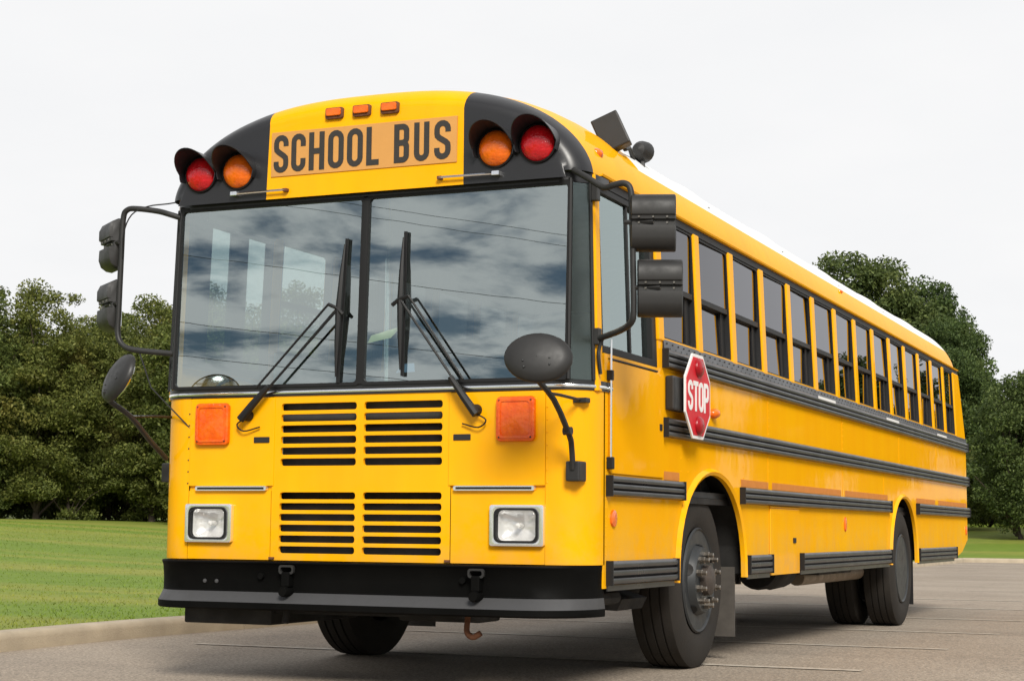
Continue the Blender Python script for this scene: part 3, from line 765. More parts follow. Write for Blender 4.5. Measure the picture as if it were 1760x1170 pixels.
# driver's window (right in the picture) and entry door side (left)
for s in (1, -1):
    f = lambda u, v, a, s=s: Vector((s*(sx(v)-a), u, v))
    if s > 0:
        w = G().ring([(1.03,1.632),(1.03,2.458),(0.188,2.458),(0.188,1.632)], [(0.955,1.668),(0.955,2.425),(0.205,2.425),(0.205,1.668)], f, 0.004, 0.05).make('driver_window', RUB, bus, bevel=0.003)
        for a, b, dx in ((0.200, 0.64, 0.02), (0.62, 0.965, 0.034)):
            build('pane', [f(a,1.66,dx), f(b,1.66,dx), f(b,2.43,dx), f(a,2.43,dx)], [(0,1,2,3)], GLC, w)
        G().prism([(0.618,1.66),(0.640,1.66),(0.640,2.43),(0.618,2.43)], f, 0.012, 0.04).make('window_divider', RUB, w)
    else:
        w = G().ring([(1.03,1.632),(1.03,2.458),(0.188,2.458),(0.188,1.632)], [(1.00,1.668),(1.00,2.425),(0.38,2.425),(0.38,1.668)], f, 0.004, 0.05).make('entry_door', RUB, bus, bevel=0.003)
        for a, b in ((0.38, 0.69), (0.69, 1.0)):
            build('pane', [f(a,1.66,0.03), f(b,1.66,0.03), f(b,2.43,0.03), f(a,2.43,0.03)], [(0,1,2,3)], GLC, w)
        G().prism([(0.62,1.66),(0.76,1.66),(0.76,2.43),(0.62,2.43)], f, 0.006, 0.045).make('door_stile', RUB, w)
        for a, b in ((0.24, 0.61), (0.625, 0.99)):
            G().prism(rrect(a, b, 0.56, 1.60, 0.03), YZ, -HW-0.006, -HW-0.0005).make('door_leaf', BLK, w)
# door panel on the driver's side with hinge rod
dp = G().prism(rrect(0.262, 1.105, 1.052, 1.600, 0.03), YZ, HW+0.0005, HW+0.008).make('driver_panel', YEL, bus, bevel=0.003)
G().prism([(0.262,1.604),(1.0,1.604),(1.0,1.612),(0.262,1.612)], YZ, HW+0.0005, HW+0.010).make('panel_seam', RUB, dp)
hr = G().tube([(HW+0.02, 0.245, 1.10), (HW+0.02, 0.245, 1.70)], 0.006, 6).make('hinge_rod', CHR, bus, smooth=40)
box('hinge', HW, HW+0.035, 0.235, 0.262, 1.07, 1.13, RUB, hr, bevel=0.006); box('hinge', HW, HW+0.032, 0.236, 0.258, 1.50, 1.55, RUB, hr, bevel=0.004)
box('panel_latch', HW, HW+0.014, 1.03, 1.065, 1.30, 1.335, RUB, dp, bevel=0.004)

# ---- rub rails
def rail(y0, y1, z0, z1, s, flange=False, ribs=3, name='rub_rail'):
    prof = [(0.0005, z0)]
    h = (z1 - z0 - (0.055 if flange else 0.0)); n = ribs
    d = 0.030; p = h/n
    prof.append((0.010, z0))
    for k in range(n):
        a = z0 + k*p
        prof += [(d, a+p*0.18), (d+0.003, a+p*0.5), (d, a+p*0.80), (d-0.016, a+p*0.92)]
    prof[-1] = (d-0.006, z0+h)
    if flange: prof += [(0.012, z0+h+0.004), (0.006, z1)]
    prof.append((0.0005, z1))
    g = G().sweep([lambda u, v, y=y: Vector((s*(HW+u), y, v)) for y in np.linspace(y0, y1, 5)], prof)
    r = g.make(name, RAIL, bus, smooth=35)
    if flange and s > 0:
        g = G()
        for y in np.arange(y0+0.05, y1, 0.10):
            for dz in (0.018, 0.042): g.lathe([(0.008, 0.005), (0.0125, 0.004), (0.0140, 0.0)], (HW, y + (0.05 if dz > 0.03 else 0), z1-dz), 'x', 5)
        g.make('rivet_row', DRK, r)['kind'] = 'stuff'
    for y in (y0, y1): box('rail_end', *sorted((s*(HW+0.001), s*(HW+0.037))), y-0.006 if y == y0 else y-0.004, y+0.004 if y == y0 else y+0.006, z0-0.002, z1+0.002-(0.05 if flange else 0), RUB, r)
    return r
for s in (1, -1):
    rail(1.10, YE, 1.640, 1.790, s, flange=True)
    rail(1.10, YE+0.02, 1.272, 1.372, s)
    for a, b in ((0.235, 1.30), (2.60, 7.24), (8.555, 11.66)): rail(a if a > 0.3 else 0.235, b if b > 1.4 else 1.40, 0.942, 1.040, s)
    for a, b in ((0.24, 1.28), (2.72, 3.26), (4.08, 7.22), (8.57, 10.72)): rail(a, b, 0.515, 0.63, s)
    # skirt strip under the lowest rail
    for a, b in ((0.24, 1.28), (2.72, 3.26), (4.08, 7.22), (8.57, 10.66)):
        box('skirt', *sorted((s*(HW+0.001), s*(HW+0.009))), a, b, 0.487, 0.513, RAIL, bus)
    # reflective tape above the lower rail
    for a, b in ((1.12, 1.385), (2.62, 3.26), (3.36, 5.39), (5.53, 7.20), (8.57, 9.58), (9.78, 11.58)):
        box('reflective_tape', *sorted((s*(HW+0.0006), s*(HW+0.0025))), a, b, 1.045, 1.090, TAPE, bus)
    # side marker reflectors
    for y, z, a, b in ((0.33, 0.835, 0.042, 0.042), (5.52, 0.835, 0.03, 0.055), (11.52, 0.80, 0.03, 0.05)):
        G().lathe([(0.0, 1.0), (0.010, 0.98), (0.014, 0.7), (0.015, 0.0)], (0, 0, 0), 'x', 20, sc=(a, b)).make('side_reflector', AMBT, bus, smooth=50) if False else None
        V = G().lathe([(0.0006, 1.0), (0.010, 0.95), (0.014, 0.6), (0.015, 0.0)], (0, 0, 0), 'x', 20, sc=(a, b))
        build('side_reflector', [(s*(HW+v.x), y+v.y, z+v.z) for v in V.v], V.f, AMB, bus, smooth=50)
# light-blue-white stickers on the belt rail
for y in (4.55, 7.05, 9.6): box('rail_sticker', HW+0.0325, HW+0.0345, y, y+0.55, 1.722, 1.742, STOPW, bus)
# luggage bay door with latch, behind the front wheel
bay = G().prism(rrect(3.285, 4.055, 0.497, 0.925, 0.012), YZ, HW+0.0008, HW+0.009).make('luggage_door', YEL, bus, bevel=0.003)
box('bay_latch', HW+0.009, HW+0.016, 3.87, 3.94, 0.70, 0.735, RUB, bay, bevel=0.003)
G().tube([(HW+0.008, 3.28, 0.934), (HW+0.008, 4.06, 0.934)], 0.006, 6).make('bay_hinge', YEL, bay)
# panel seams on the side: thin proud joint strips
for y in (3.27, 5.46, 7.05): box('panel_joint', HW+0.0005, HW+0.0022, y-0.012, y+0.012, 1.042, 1.271, YEL, bus)
for y in (3.27, 5.46, 7.75, 9.7): box('panel_joint', HW+0.0005, HW+0.0022, y-0.012, y+0.012, 1.373, 1.639, YEL, bus)

g = G()
for y in (3.27, 5.46, 7.75, 9.7):
    for z in np.arange(1.40, 1.63, 0.05):
        for dy in (-0.006, 0.006): g.lathe([(0.0022, 0.0045), (0.004, 0.0035), (0.005, 0.0)], (HW, y+dy, z), 'x', 5)
for y in (3.27, 5.46, 7.05):
    for z in np.arange(1.06, 1.26, 0.05): g.lathe([(0.0022, 0.0045), (0.004, 0.0035), (0.005, 0.0)], (HW, y, z), 'x', 5)
for y in (1.42, 1.55, 2.68): 
    for z in np.arange(0.68, 1.25, 0.07):
        if y < 1.5 or z > 1.0: g.lathe([(0.0004, 0.0045), (0.003, 0.0035), (0.004, 0.0)], (HW, y, z), 'x', 5)
g.make('rivet_row', YEL, bus)['kind'] = 'stuff'
# ---- rear of the bus
out = [(-1.19, 0.70), (1.19, 0.70), (1.19, 1.75), (1.14, 2.48), (0.8, 2.62), (-0.8, 2.62), (-1.14, 2.48), (-1.19, 1.75)]
G().prism(out, lambda u, v, a: Vector((u, a - 0.33*max(0, (v-1.75)/0.75), v)), YE-0.03, YE+0.01).make('rear_panel', YEL, bus)
for s in (1, -1):
    tl = G().lathe([(0.0, 1.0), (0.03, 0.95), (0.045, 0.5), (0.047, 0.0)], (0,0,0), 'y', 16, sc=(0.08, 0.08))
    build('tail_lamp', [(s*1.02+v.x, YE+0.012+v.y, 0.86+v.z) for v in tl.v], tl.f, RED, bus, smooth=50)
    tl = G().lathe([(0.0, 1.0), (0.02, 0.95), (0.03, 0.5), (0.031, 0.0)], (0,0,0), 'x', 12, sc=(0.035, 0.03))
    build('roof_marker', [(s*(1.10+v.x), 11.22+v.y, 2.56+v.z) for v in tl.v], tl.f, RED, bus, smooth=50)
    box('rear_bumper', *sorted((s*0.02, s*1.2)), YE+0.02, YE+0.12, 0.66, 0.80, BUMP, bus, bevel=0.01)
box('rear_window', -0.9, 0.9, 11.30, 11.31, 1.85, 2.4, GLD, bus)

# ---- front bumper swept round the corners
def bump_path():
    P = []
    cxr, rr = 0.912, 0.30
    L_ = [(1, 0.0)] + [(1, a) for a in range(0, 91, 9)]
    pts = []
    pts.append(lambda n, z, s=1: Vector((s*(cxr+rr+0.1*n), 0.23, z)))
    for a in range(0, 91, 9):
        pts.append(lambda n, z, a=a, s=1: Vector((s*(cxr + (rr+0.1*n)*math.cos(R(a))), 0.2 - (rr+n)*math.sin(R(a)), z)))
    left = [(lambda n, z, f=f: f(n, z, s=-1)) for f in pts]
    return left + list(reversed(pts))
BP = bump_path()
bprof = [(-0.06, 0.608), (0.025, 0.608), (0.030, 0.600), (0.012, 0.580), (0.0, 0.52), (0.0, 0.463), (0.004, 0.458), (-0.03, 0.44), (-0.06, 0.44)]
bumper = G().sweep(BP, bprof).make('front_bumper', BUMP, bus, smooth=35)
lprof = [(0.0, 0.456), (0.062, 0.404), (0.064, 0.384), (0.050, 0.372), (-0.05, 0.372), (-0.06, 0.38), (-0.03, 0.436)]
lip = G().sweep(BP, lprof[:2] + lprof[2:]).make('bumper_lip', STEP, bumper, smooth=25)
eprof = [(0.0645, 0.405), (0.067, 0.403), (0.067, 0.376), (0.052, 0.368), (-0.04, 0.368), (-0.04, 0.371), (0.050, 0.371), (0.0645, 0.383)]
G().sweep(BP, eprof).make('lip_edge', BUMP, bumper, smooth=25)
box('bumper_plate', -0.08, 0.12, -0.104, -0.099, 0.555, 0.580, DRK, bumper)
for x in (-0.325, 0.705):      # tow shackles on the bumper
    sh = G().ring(rrect(x-0.042, x+0.042, 0.548, 0.592, 0.014), rrect(x-0.032, x+0.032, 0.558, 0.582, 0.010), XZ, -0.142, -0.126).make('tow_shackle', PLA, bumper, smooth=30)
    box('shackle_bracket', x-0.022, x+0.022, -0.150, -0.100, 0.485, 0.558, BUMP, sh, bevel=0.006)
    G().lathe([(-0.175, 0.0), (-0.175, 0.022), (-0.165, 0.026), (-0.10, 0.026)], (x, 0, 0.462), 'y', 12).make('shackle_pin', BUMP, sh, smooth=40)
    G().lathe([(-0.120, 0.0), (-0.120, 0.016), (-0.10, 0.018)], (x-0.16 if x < 0 else x-0.08, 0, 0.535), 'y', 10).make('bolt', BUMP, bumper, smooth=40)
for x in (-0.82, -0.75): G().lathe([(-0.108, 0.0), (-0.106, 0.010), (-0.098, 0.011)], (x, 0, 0.505), 'y', 8).make('bolt', STEP, bumper)

# ---- warning lamps with hoods
lampspec = [(-0.965, 2.622, RED, 0), (-0.735, 2.622, AMB, 0), (0.735, 2.628, AMB, 1), (0.958, 2.636, RED, 1)]
for x, z, m, k in lampspec:
    lp = lamp_panels[0] if k else lamp_panels[1]
    L0 = G().lathe([(-0.030, 0.098), (-0.036, 0.092), (-0.030, 0.088), (0.04, 0.088), (0.06, 0.10)], (x, 0, z), 'y', 28)
    wl = L0.make('warning_lamp', RUB, bus, smooth=40)
    G().lathe([(-0.030, 0.088), (-0.046, 0.078), (-0.060, 0.055), (-0.067, 0.028), (-0.069, 0.0)], (x, 0, z), 'y', 28).make('lens', m, wl, smooth=60)
    # hood: part of a cone over the upper half, longest at the top
    V = []; F = []; n = 22
    for i in range(n+1):
        t = R(-22 + 224*i/n); w = max(0.0, math.sin(t)) ; ln = 0.05 + 0.125*w**0.8
        for rr, dy in ((0.104, 0.03), (0.112, -ln), (0.108, -ln), (0.099, 0.03)):
            V.append((x + rr*math.cos(t), dy - 0.012, z + rr*math.sin(t)))
    for i in range(n):
        for q in range(4): F.append((i*4+q, i*4+(q+1)%4, i*4+4+(q+1)%4, i*4+4+q))
    F += [(0,1,2,3), (n*4+3,n*4+2,n*4+1,n*4)]
    build('lamp_hood', V, F, BLK, wl, smooth=40)

# ---- sign with lettering
sg = G().prism([(-0.535,2.578),(0.525,2.578),(0.525,2.810),(-0.535,2.810)], XZ, -0.0262, -0.012).make('destination_sign', SIGN, bus)
def stroke(path, w, closed=False):
    P = [Vector((a, b)) for a, b in path]; n = len(P); Lp = []; Rp = []
    for i in range(n):
        if closed: a, b, c = P[i-1], P[i], P[(i+1) % n]
        else: a, b, c = P[max(i-1,0)], P[i], P[min(i+1,n-1)]
        d1 = (b-a).normalized() if (b-a).length > 1e-9 else (c-b).normalized()
        d2 = (c-b).normalized() if (c-b).length > 1e-9 else d1
        n1 = Vector((-d1.y, d1.x)); n2 = Vector((-d2.y, d2.x)); nn = (n1+n2)
        nn = nn.normalized() if nn.length > 1e-6 else n1
        k = w/2 / max(0.5, nn.dot(n1)); Lp.append(b + nn*k); Rp.append(b - nn*k)
    return Lp, Rp, closed
def arc(cx, cy, r, a0, a1, n=7): return [(cx + r*math.cos(R(a0+(a1-a0)*i/n)), cy + r*math.sin(R(a0+(a1-a0)*i/n))) for i in range(n+1)]
def letter_paths(ch, W, H, w):
    m = w/2; r = (W-w)/2; c = W/2
    if ch == 'O': return [(arc(c, H-m-r, r, 0, 180) + arc(c, m+r, r, 180, 360), True)]
    if ch == 'C': return [([(W-m, H*0.66)] + arc(c, H-m-r, r, 0, 180) + arc(c, m+r, r, 180, 360) + [(W-m, H*0.34)], False)]
    if ch == 'S': return [([(W-m, H*0.70)] + arc(c, H-m-r, r, 0, 180) + [(m, H*0.68), (m*1.15, H*0.61), (m*1.9, H*0.555), (W-m*1.9, H*0.445), (W-m*1.15, H*0.39), (W-m, H*0.32)] + arc(c, m+r, r, 360, 180) + [(m, H*0.30)], False)]
    if ch == 'U': return [([(m, H), (m, H*0.5)] + arc(c, m+r, r, 180, 360) + [(W-m, H*0.5), (W-m, H)], False)]
    if ch == 'H': return [([(m, 0), (m, H)], False), ([(W-m, 0), (W-m, H)], False), ([(w, H*0.5), (W-w, H*0.5)], False)]
    if ch == 'L': return [([(m, H), (m, m), (W, m)], False)]
    if ch == 'T': return [([(0, H-m), (W, H-m)], False), ([(c, 0), (c, H-w)], False)]
    if ch == 'P': return [([(m, 0), (m, H)], False), ([(w, H-m)] + arc(W-m-r*0.9, H-m-r*0.9, r*0.9, 90, 0) + arc(W-m-r*0.9, H*0.44+r*0.9, r*0.9, 0, -90) + [(w, H*0.44)], False)]
    if ch == 'B': return [([(m, 0), (m, H)], False), ([(w, H-m)] + arc(W-m-r*0.8, H-m-r*0.8, r*0.8, 90, 0) + arc(W-m-r*0.8, H*0.515+r*0.8, r*0.8, 0, -90) + [(w, H*0.515)], False),
                          ([(w, H*0.515-0.0005)] + arc(W-m-r*0.8, H*0.515-r*0.8, r*0.8, 90, 0) + arc(W-m-r*0.8, m+r*0.8, r*0.8, 0, -90) + [(w, m)], False)]
def letter(ch, W, H, w, fn, d0, d1, m, parent):
    g = G()
    for pi, (path, closed) in enumerate(letter_paths(ch, W, H, w)):
        Lp, Rp, cl = stroke(path, w, closed); n = len(Lp)
        dd = d1 + 0.0004*pi
        V = [fn(p.x, p.y, dd) for p in Lp] + [fn(p.x, p.y, dd) for p in Rp] + [fn(p.x, p.y, d0) for p in Lp] + [fn(p.x, p.y, d0) for p in Rp]; F = []
        for i in range(n if cl else n-1):
            j = (i+1) % n
            F += [(i, j, n+j, n+i), (2*n+i, 3*n+i, 3*n+j, 2*n+j), (i, 2*n+i, 2*n+j, j), (n+i, n+j, 3*n+j, 3*n+i)]
        if not cl: F += [(0, n, 3*n, 2*n), (n-1, 3*n-1, 4*n-1, 2*n-1)]
        g.add(V, F)
    return g.make('letter', m, parent)
LH = 0.198
for ch, a, b in (('S',-0.520,-0.434),('C',-0.416,-0.332),('H',-0.312,-0.222),('O',-0.200,-0.110),('O',-0.090,0.0),('L',0.021,0.092),('B',0.178,0.262),('U',0.290,0.374),('S',0.402,0.492)):
    letter(ch, b-a, LH, 0.029, lambda u, v, d, a=a: Vector((a+u, -0.0262-d, 2.596+v)), 0.0, 0.0022, LET, sg)
# clearance lamps over the sign, side markers of the cap
for x in (-0.17, -0.012, 0.148):
    z = 2.885
    cl = G().prism(rrect(x-0.05, x+0.05, z-0.030, z+0.028, 0.010, 3), XZ, -0.030, 0.05).make('clearance_lamp', RUST, bus, bevel=0.004)
    G().prism(rrect(x-0.042, x+0.042, z-0.016, z+0.022, 0.008, 3), XZ, -0.040, -0.028).make('lens', AMB, cl, bevel=0.004)
for s in (1, -1):
    mk = G().lathe([(-0.03, 1.0), (0.008, 0.95), (0.025, 0.6), (0.032, 0.0)], (0,0,0), 'x', 16, sc=(0.045, 0.03))
    build('cap_marker', [(s*(1.135+v.x), 0.32+v.y, 2.64+v.z) for v in mk.v], mk.f, AMB, bus, smooth=50)
    mk = G().lathe([(-0.03, 1.0), (0.008, 0.95), (0.02, 0.6), (0.028, 0.0)], (0,0,0), 'x', 12, sc=(0.03, 0.018))
    build('roof_side_marker', [(s*(1.135+v.x), 5.82+v.y, 2.66+v.z) for v in mk.v], mk.f, AMB, bus, smooth=50)
    # chrome grips under the cap
    xa, xb = s*0.44, s*0.745
    gr = G().tube([(xa, -0.045, 2.502), (xb, -0.045, 2.500)], 0.006, 6).make('grab_rod', CHR, bus, smooth=40)
    box('rod_clamp', min(xb-0.02, xb+0.02), max(xb-0.02, xb+0.02), -0.053, -0.012, 2.490, 2.512, CHR, gr, bevel=0.003)
    box('rod_clamp', xa-0.012, xa+0.012, -0.05, -0.012, 2.493, 2.510, RUST, gr, bevel=0.003)
# black box lamp and round spot on the roof edge
def rbox(name, c, size, rot, m, parent, bevel):
    g = G().box(-size[0]/2, size[0]/2, -size[1]/2, size[1]/2, -size[2]/2, size[2]/2)
    M = Matrix.Rotation(rot[2], 3, 'Z') @ Matrix.Rotation(rot[1], 3, 'Y') @ Matrix.Rotation(rot[0], 3, 'X')
    return build(name, [Vector(c) + M @ v for v in g.v], g.f, m, parent, bevel=bevel)
sb = rbox('roof_lamp_box', (1.03, 0.82, 2.862), (0.15, 0.10, 0.19), (0, R(-24), R(12)), PLA, bus, 0.008)
G().tube([(1.06, 0.95, 2.80), (1.05, 1.05, 2.83), (1.02, 1.2, 2.80)], 0.012, 6).make('lamp_bracket', PLA, sb, smooth=40)
sp = G().lathe([(-0.07, 0.0), (-0.06, 0.035), (-0.02, 0.055), (0.03, 0.062), (0.045, 0.055), (0.045, 0.0)], (1.03, 1.32, 2.868), 'y', 18).make('roof_spot_lamp', PLA, bus, smooth=40)
G().tube([(1.03, 1.32, 2.82), (1.04, 1.30, 2.73)], 0.016, 6).make('lamp_bracket', PLA, sp, smooth=40)

# ---- wipers
for piv, elbow, top, bot in (((-0.645, 1.345), (-0.122, 1.875), (-0.104, 2.205), (-0.130, 1.53)), ((0.640, 1.350), (0.225, 1.905), (0.228, 2.222), (0.232, 1.555))):
    s = 1 if piv[0] > 0 else -1
    wp = G().lathe([(-0.050, 0.0), (-0.050, 0.02), (-0.03, 0.028), (0.0, 0.03)], (piv[0], 0, piv[1]), 'y', 14).make('wiper', RUB, bus, smooth=40)
    d = Vector((elbow[0]-piv[0], 0, elbow[1]-piv[1])).normalized(); n = Vector((-d.z, 0, d.x))
    mid = Vector((piv[0], -0.055, piv[1])) + d*0.20
    E_ = Vector((elbow[0], yw(elbow[1])-0.050, elbow[1]))
    G().tube([(piv[0]-d.x*0.03, -0.052, piv[1]-d.z*0.03), (piv[0]+d.x*0.08, -0.058, piv[1]+d.z*0.08), mid], [0.022, 0.020, 0.015], 8).make('arm_head', RUB, wp, smooth=40)
    for off in (-0.006,): G().tube([mid - d*0.03 + n*off, E_ + n*off], 0.0065, 6).make('arm_rod', RUB, wp, smooth=40)
    off = 0.052*s*-1
    G().tube([mid - d*0.05 + n*off*0.9, E_ + n*off - d*0.02], 0.006, 6).make('arm_rod', RUB, wp, smooth=40)
    G().tube([E_ + n*off - d*0.02, E_, E_ - n*off*0.9], 0.010, 6).make('arm_yoke', RUB, wp, smooth=40)
    T = Vector((top[0], yw(top[1])-0.024, top[1])); B = Vector((bot[0], yw(bot[1])-0.024, bot[1]))
    G().tube([T, T*0.75+B*0.25 + Vector((0,-0.012,0)), (T+B)/2 + Vector((0,-0.018,0)), T*0.25+B*0.75 + Vector((0,-0.012,0)), B], [0.005, 0.013, 0.017, 0.013, 0.005], 6).make('blade_holder', RUB, wp, smooth=50)
    g = G(); a, b = T + Vector((0.008,0.004,0.03)), B + Vector((0.008,0.004,-0.03))
    g.add([a+Vector((-0.009,0,0)), a+Vector((0.009,0,0)), b+Vector((0.009,0,0)), b+Vector((-0.009,0,0)), a+Vector((-0.003,0.018,0)), a+Vector((0.003,0.018,0)), b+Vector((0.003,0.018,0)), b+Vector((-0.003,0.018,0))], [(0,1,2,3),(4,7,6,5),(0,4,5,1),(1,5,6,2),(2,6,7,3),(3,7,4,0)])
    g.make('blade', RUB, wp)

# ---- mirrors
def mirror_head(name, c, ang, parent):
    """two rounded back shells with a riveted band between; the glass faces away from the camera"""
    prof = [(0.0, 0.136), (-0.030, 0.134), (-0.062, 0.118), (-0.078, 0.085), (-0.078, 0.040), (-0.076, 0.032), (-0.068, 0.030), (-0.066, 0.012), (-0.050, 0.010), (-0.050, -0.016), (-0.074, -0.020), (-0.076, -0.075), (-0.062, -0.112), (-0.032, -0.132), (0.0, -0.136)]
    ca, sa = math.cos(ang), math.sin(ang); C = Vector(c)
    fn = lambda w: (lambda u, v: C + Vector((w*ca - u*sa, w*sa + u*ca, v)))
    ws_ = [-0.106, -0.100, -0.05, 0.05, 0.100, 0.106]
    sc_ = [0.80, 1, 1, 1, 1, 0.80]
    path = [(lambda u, v, w=w, k=k: fn(w)(u*k, v*(0.97 if k < 1 else 1))) for w, k in zip(ws_, sc_)]
    h = G().sweep(path, prof).make(name, PLA, parent, smooth=40)
    gl = G().prism(rrect(-0.098, 0.098, -0.126, 0.126, 0.012), lambda u, v, a: fn(u)(a, v), 0.001, 0.006).make('mirror_glass', CHR, h)
    g = G()
    for w in (-0.066, 0.0, 0.066):
        for v in (0.021, -0.004):
            q = fn(w)(-0.066 if v > 0 else -0.048, v); g.box(q.x-0.005, q.x+0.005, q.y-0.006, q.y+0.004, q.z-0.004, q.z+0.004)
    g.make('screw_row', STEEL, h)['kind'] = 'stuff'
    G().tube([fn(0.0)(-0.052, 0.0), fn(-0.135 if c[0] > 0 else 0.135)(-0.030, 0.0)], 0.012, 6).make('mirror_clamp', PLA, h, smooth=40)
    return h
# right in the picture: driver's side
mb_ = G().tube(smooth_path([(1.13, 0.01, 2.500), (1.22, -0.02, 2.445), (1.30, -0.03, 2.395), (1.355, -0.04, 2.400), (1.405, -0.04, 2.405), (1.438, -0.04, 2.375), (1.445, -0.04, 2.27), (1.452, -0.04, 2.0), (1.455, -0.04, 1.80), (1.44, -0.03, 1.745), (1.37, 0.02, 1.715), (1.235, 0.10, 1.690)], 4), 0.0155, 8).make('mirror_bracket', PLA, bus, smooth=50)
G().tube(smooth_path([(1.25, 0.10, 1.69), (1.232, 0.10, 1.64), (1.230, 0.10, 1.60), (1.232, 0.12, 1.52)], 4), 0.009, 6).make('bracket_brace', PLA, mb_, smooth=50)
box('bracket_foot', 1.205, 1.235, 0.09, 0.13, 1.66, 1.74, PLA, mb_, bevel=0.005); box('bracket_foot', 1.19, 1.225, 0.09, 0.13, 2.36, 2.46, PLA, mb_, bevel=0.005)
mirror_head('mirror', (1.530, 0.02, 2.215), R(20), mb_); mirror_head('mirror', (1.560, 0.03, 1.905), R(20), mb_)
# left in the picture: entry side
ml = G().tube(smooth_path([(-1.105, 0.045, 2.405), (-1.18, 0.01, 2.43), (-1.25, 0.0, 2.45), (-1.36, -0.03, 2.465), (-1.415, -0.04, 2.46), (-1.44, -0.04, 2.41), (-1.445, -0.04, 2.2), (-1.45, -0.04, 1.90), (-1.45, -0.04, 1.79), (-1.42, -0.04, 1.735), (-1.35, -0.03, 1.705), (-1.16, 0.02, 1.685), (-1.11, 0.03, 1.68)], 4), 0.0155, 8).make('mirror_bracket', PLA, bus, smooth=50)
G().tube(smooth_path([(-1.14, 0.04, 2.50), (-1.20, 0.02, 2.49), (-1.30, -0.02, 2.475), (-1.38, -0.05, 2.43), (-1.42, -0.06, 2.33), (-1.43, -0.05, 2.2)], 4), 0.004, 5).make('mirror_cable', RUB, ml)
mirror_head('mirror', (-1.535, 0.05, 2.285), R(-38), ml); mirror_head('mirror', (-1.535, 0.05, 1.955), R(-38), ml)
G().tube([(-1.33, -0.02, 1.71), (-1.22, -0.05, 1.50), (-1.0, 0.005, 1.28)], 0.004, 5).make('bracket_stay', RUB, ml)

def cross_mirror(c, nrm, w, h, roll, arm, s, amber=False):
    nrm = Vector(nrm).normalized(); a = nrm.cross(Vector((0,0,1))).normalized(); b = a.cross(nrm).normalized()
    a, b = a*math.cos(roll) + b*math.sin(roll), b*math.cos(roll) - a*math.sin(roll)
    prof = [(0.0, 0.97), (0.006, 1.0), (-0.006, 1.0), (-0.020, 0.93), (-0.034, 0.70), (-0.042, 0.35), (-0.044, 0.0)]
    g = G().lathe(prof, (0,0,0), 'x', 32, sc=(w, h))
    o = build('crossview_mirror', [Vector(c) + nrm*v.x + a*v.y + b*v.z for v in g.v], g.f, PLA, bus, smooth=50)
    g = G().lathe([(0.004, 0.965), (0.022, 0.8), (0.036, 0.5), (0.042, 0.0)], (0,0,0), 'x', 32, sc=(w, h))
    build('mirror_glass', [Vector(c) + nrm*v.x + a*v.y + b*v.z for v in g.v], g.f, CHR, o, smooth=60)
    G().tube(smooth_path(arm, 3), 0.014, 7).make('mirror_arm', PLA, o, smooth=50)
    g = G()
    for da, db in ((-0.4, -0.25), (0.38, -0.35), (0.36, -0.1), (-0.35, -0.5), (0.0, -0.05)):
        q = Vector(c) - nrm*0.040 + a*w*da + b*h*db; g.lathe([(0, 0.005), (-0.004, 0.004), (-0.006, 0.0)], q, 'y', 6)
    g.make('screw_row', RIMM, o)['kind'] = 'stuff'
    return o
xm = cross_mirror((1.14, -0.44, 1.548), (-0.25, 1, -0.28), 0.157, 0.118, R(-3), [(1.13, -0.475, 1.51), (1.135, -0.46, 1.46), (1.16, -0.30, 1.37), (1.165, -0.12, 1.22), (1.155, -0.06, 1.16), (1.150, -0.03, 1.06)], 1)
box('mirror_mount', 1.115, 1.185, -0.035, 0.062, 1.005, 1.10, PLA, xm, bevel=0.008)
G().tube([(1.155, -0.33, 1.395), (1.15, -0.20, 1.398), (1.165, 0.06, 1.390)], 0.008, 6).make('mirror_stay', PLA, xm, smooth=40)
box('stay_foot', 1.13, 1.20, 0.02, 0.07, 1.378, 1.402, PLA, xm, bevel=0.004)
G().lathe([(-0.02, 0.0), (-0.02, 0.02), (0.02, 0.02), (0.02, 0.0)], (1.163, -0.13, 1.235), 'x', 10).make('arm_clamp', PLA, xm)
xl = cross_mirror((-1.14, -0.44, 1.515), (0.55, 0.85, -0.38), 0.150, 0.125, R(20), [(-1.20, -0.47, 1.45), (-1.19, -0.44, 1.40), (-1.15, -0.32, 1.33), (-1.15, -0.15, 1.22), (-1.16, 0.02, 1.13)], -1)
G().tube([(-1.15, -0.32, 1.33), (-1.15, -0.1, 1.345), (-1.16, 0.06, 1.35)], 0.008, 6).make('mirror_stay', PLA, xl, smooth=40)
box('mirror_mount', -1.245, -1.165, 0.10, 0.19, 1.01, 1.11, PLA, xl, bevel=0.008)

# ---- stop sign folded against the side
SXP, SYC, SZC = 1.292, 1.475, 1.508
def octo(r): return [(SYC + r*math.cos(R(22.5+45*i)), SZC + r*math.sin(R(22.5+45*i))) for i in range(8)]
ro = 0.232/math.cos(R(22.5))
st = G().prism(octo(ro), YZ, SXP, SXP+0.010).make('stop_sign', STOPW, bus, bevel=0.002)
G().prism(octo(ro-0.020), YZ, SXP+0.010, SXP+0.0125).make('sign_face', STOPR, st)
for ch, a in zip('STOP', (-0.192, -0.094, 0.004, 0.102)):
    letter(ch, 0.088, 0.165, 0.026, lambda u, v, d, a=a: Vector((SXP+0.0125+d, SYC+a+u, SZC-0.0825+v)), 0.0, 0.002, STOPW, st)
for dz in (0.158, -0.158):
    lz = G().lathe([(0.0, 1.0), (0.010, 0.98), (0.020, 0.80), (0.027, 0.4), (0.028, 0.0)], (0,0,0), 'x', 20, sc=(0.060, 0.052))
    build('stop_lamp', [(SXP+0.0125+v.x, SYC+v.y, SZC+dz+v.z) for v in lz.v], lz.f, REDD, st, smooth=60)
hb = box('stop_sign_motor', HW+0.001, 1.275, 1.14, 1.36, 1.415, 1.60, PLA, bus, bevel=0.012)
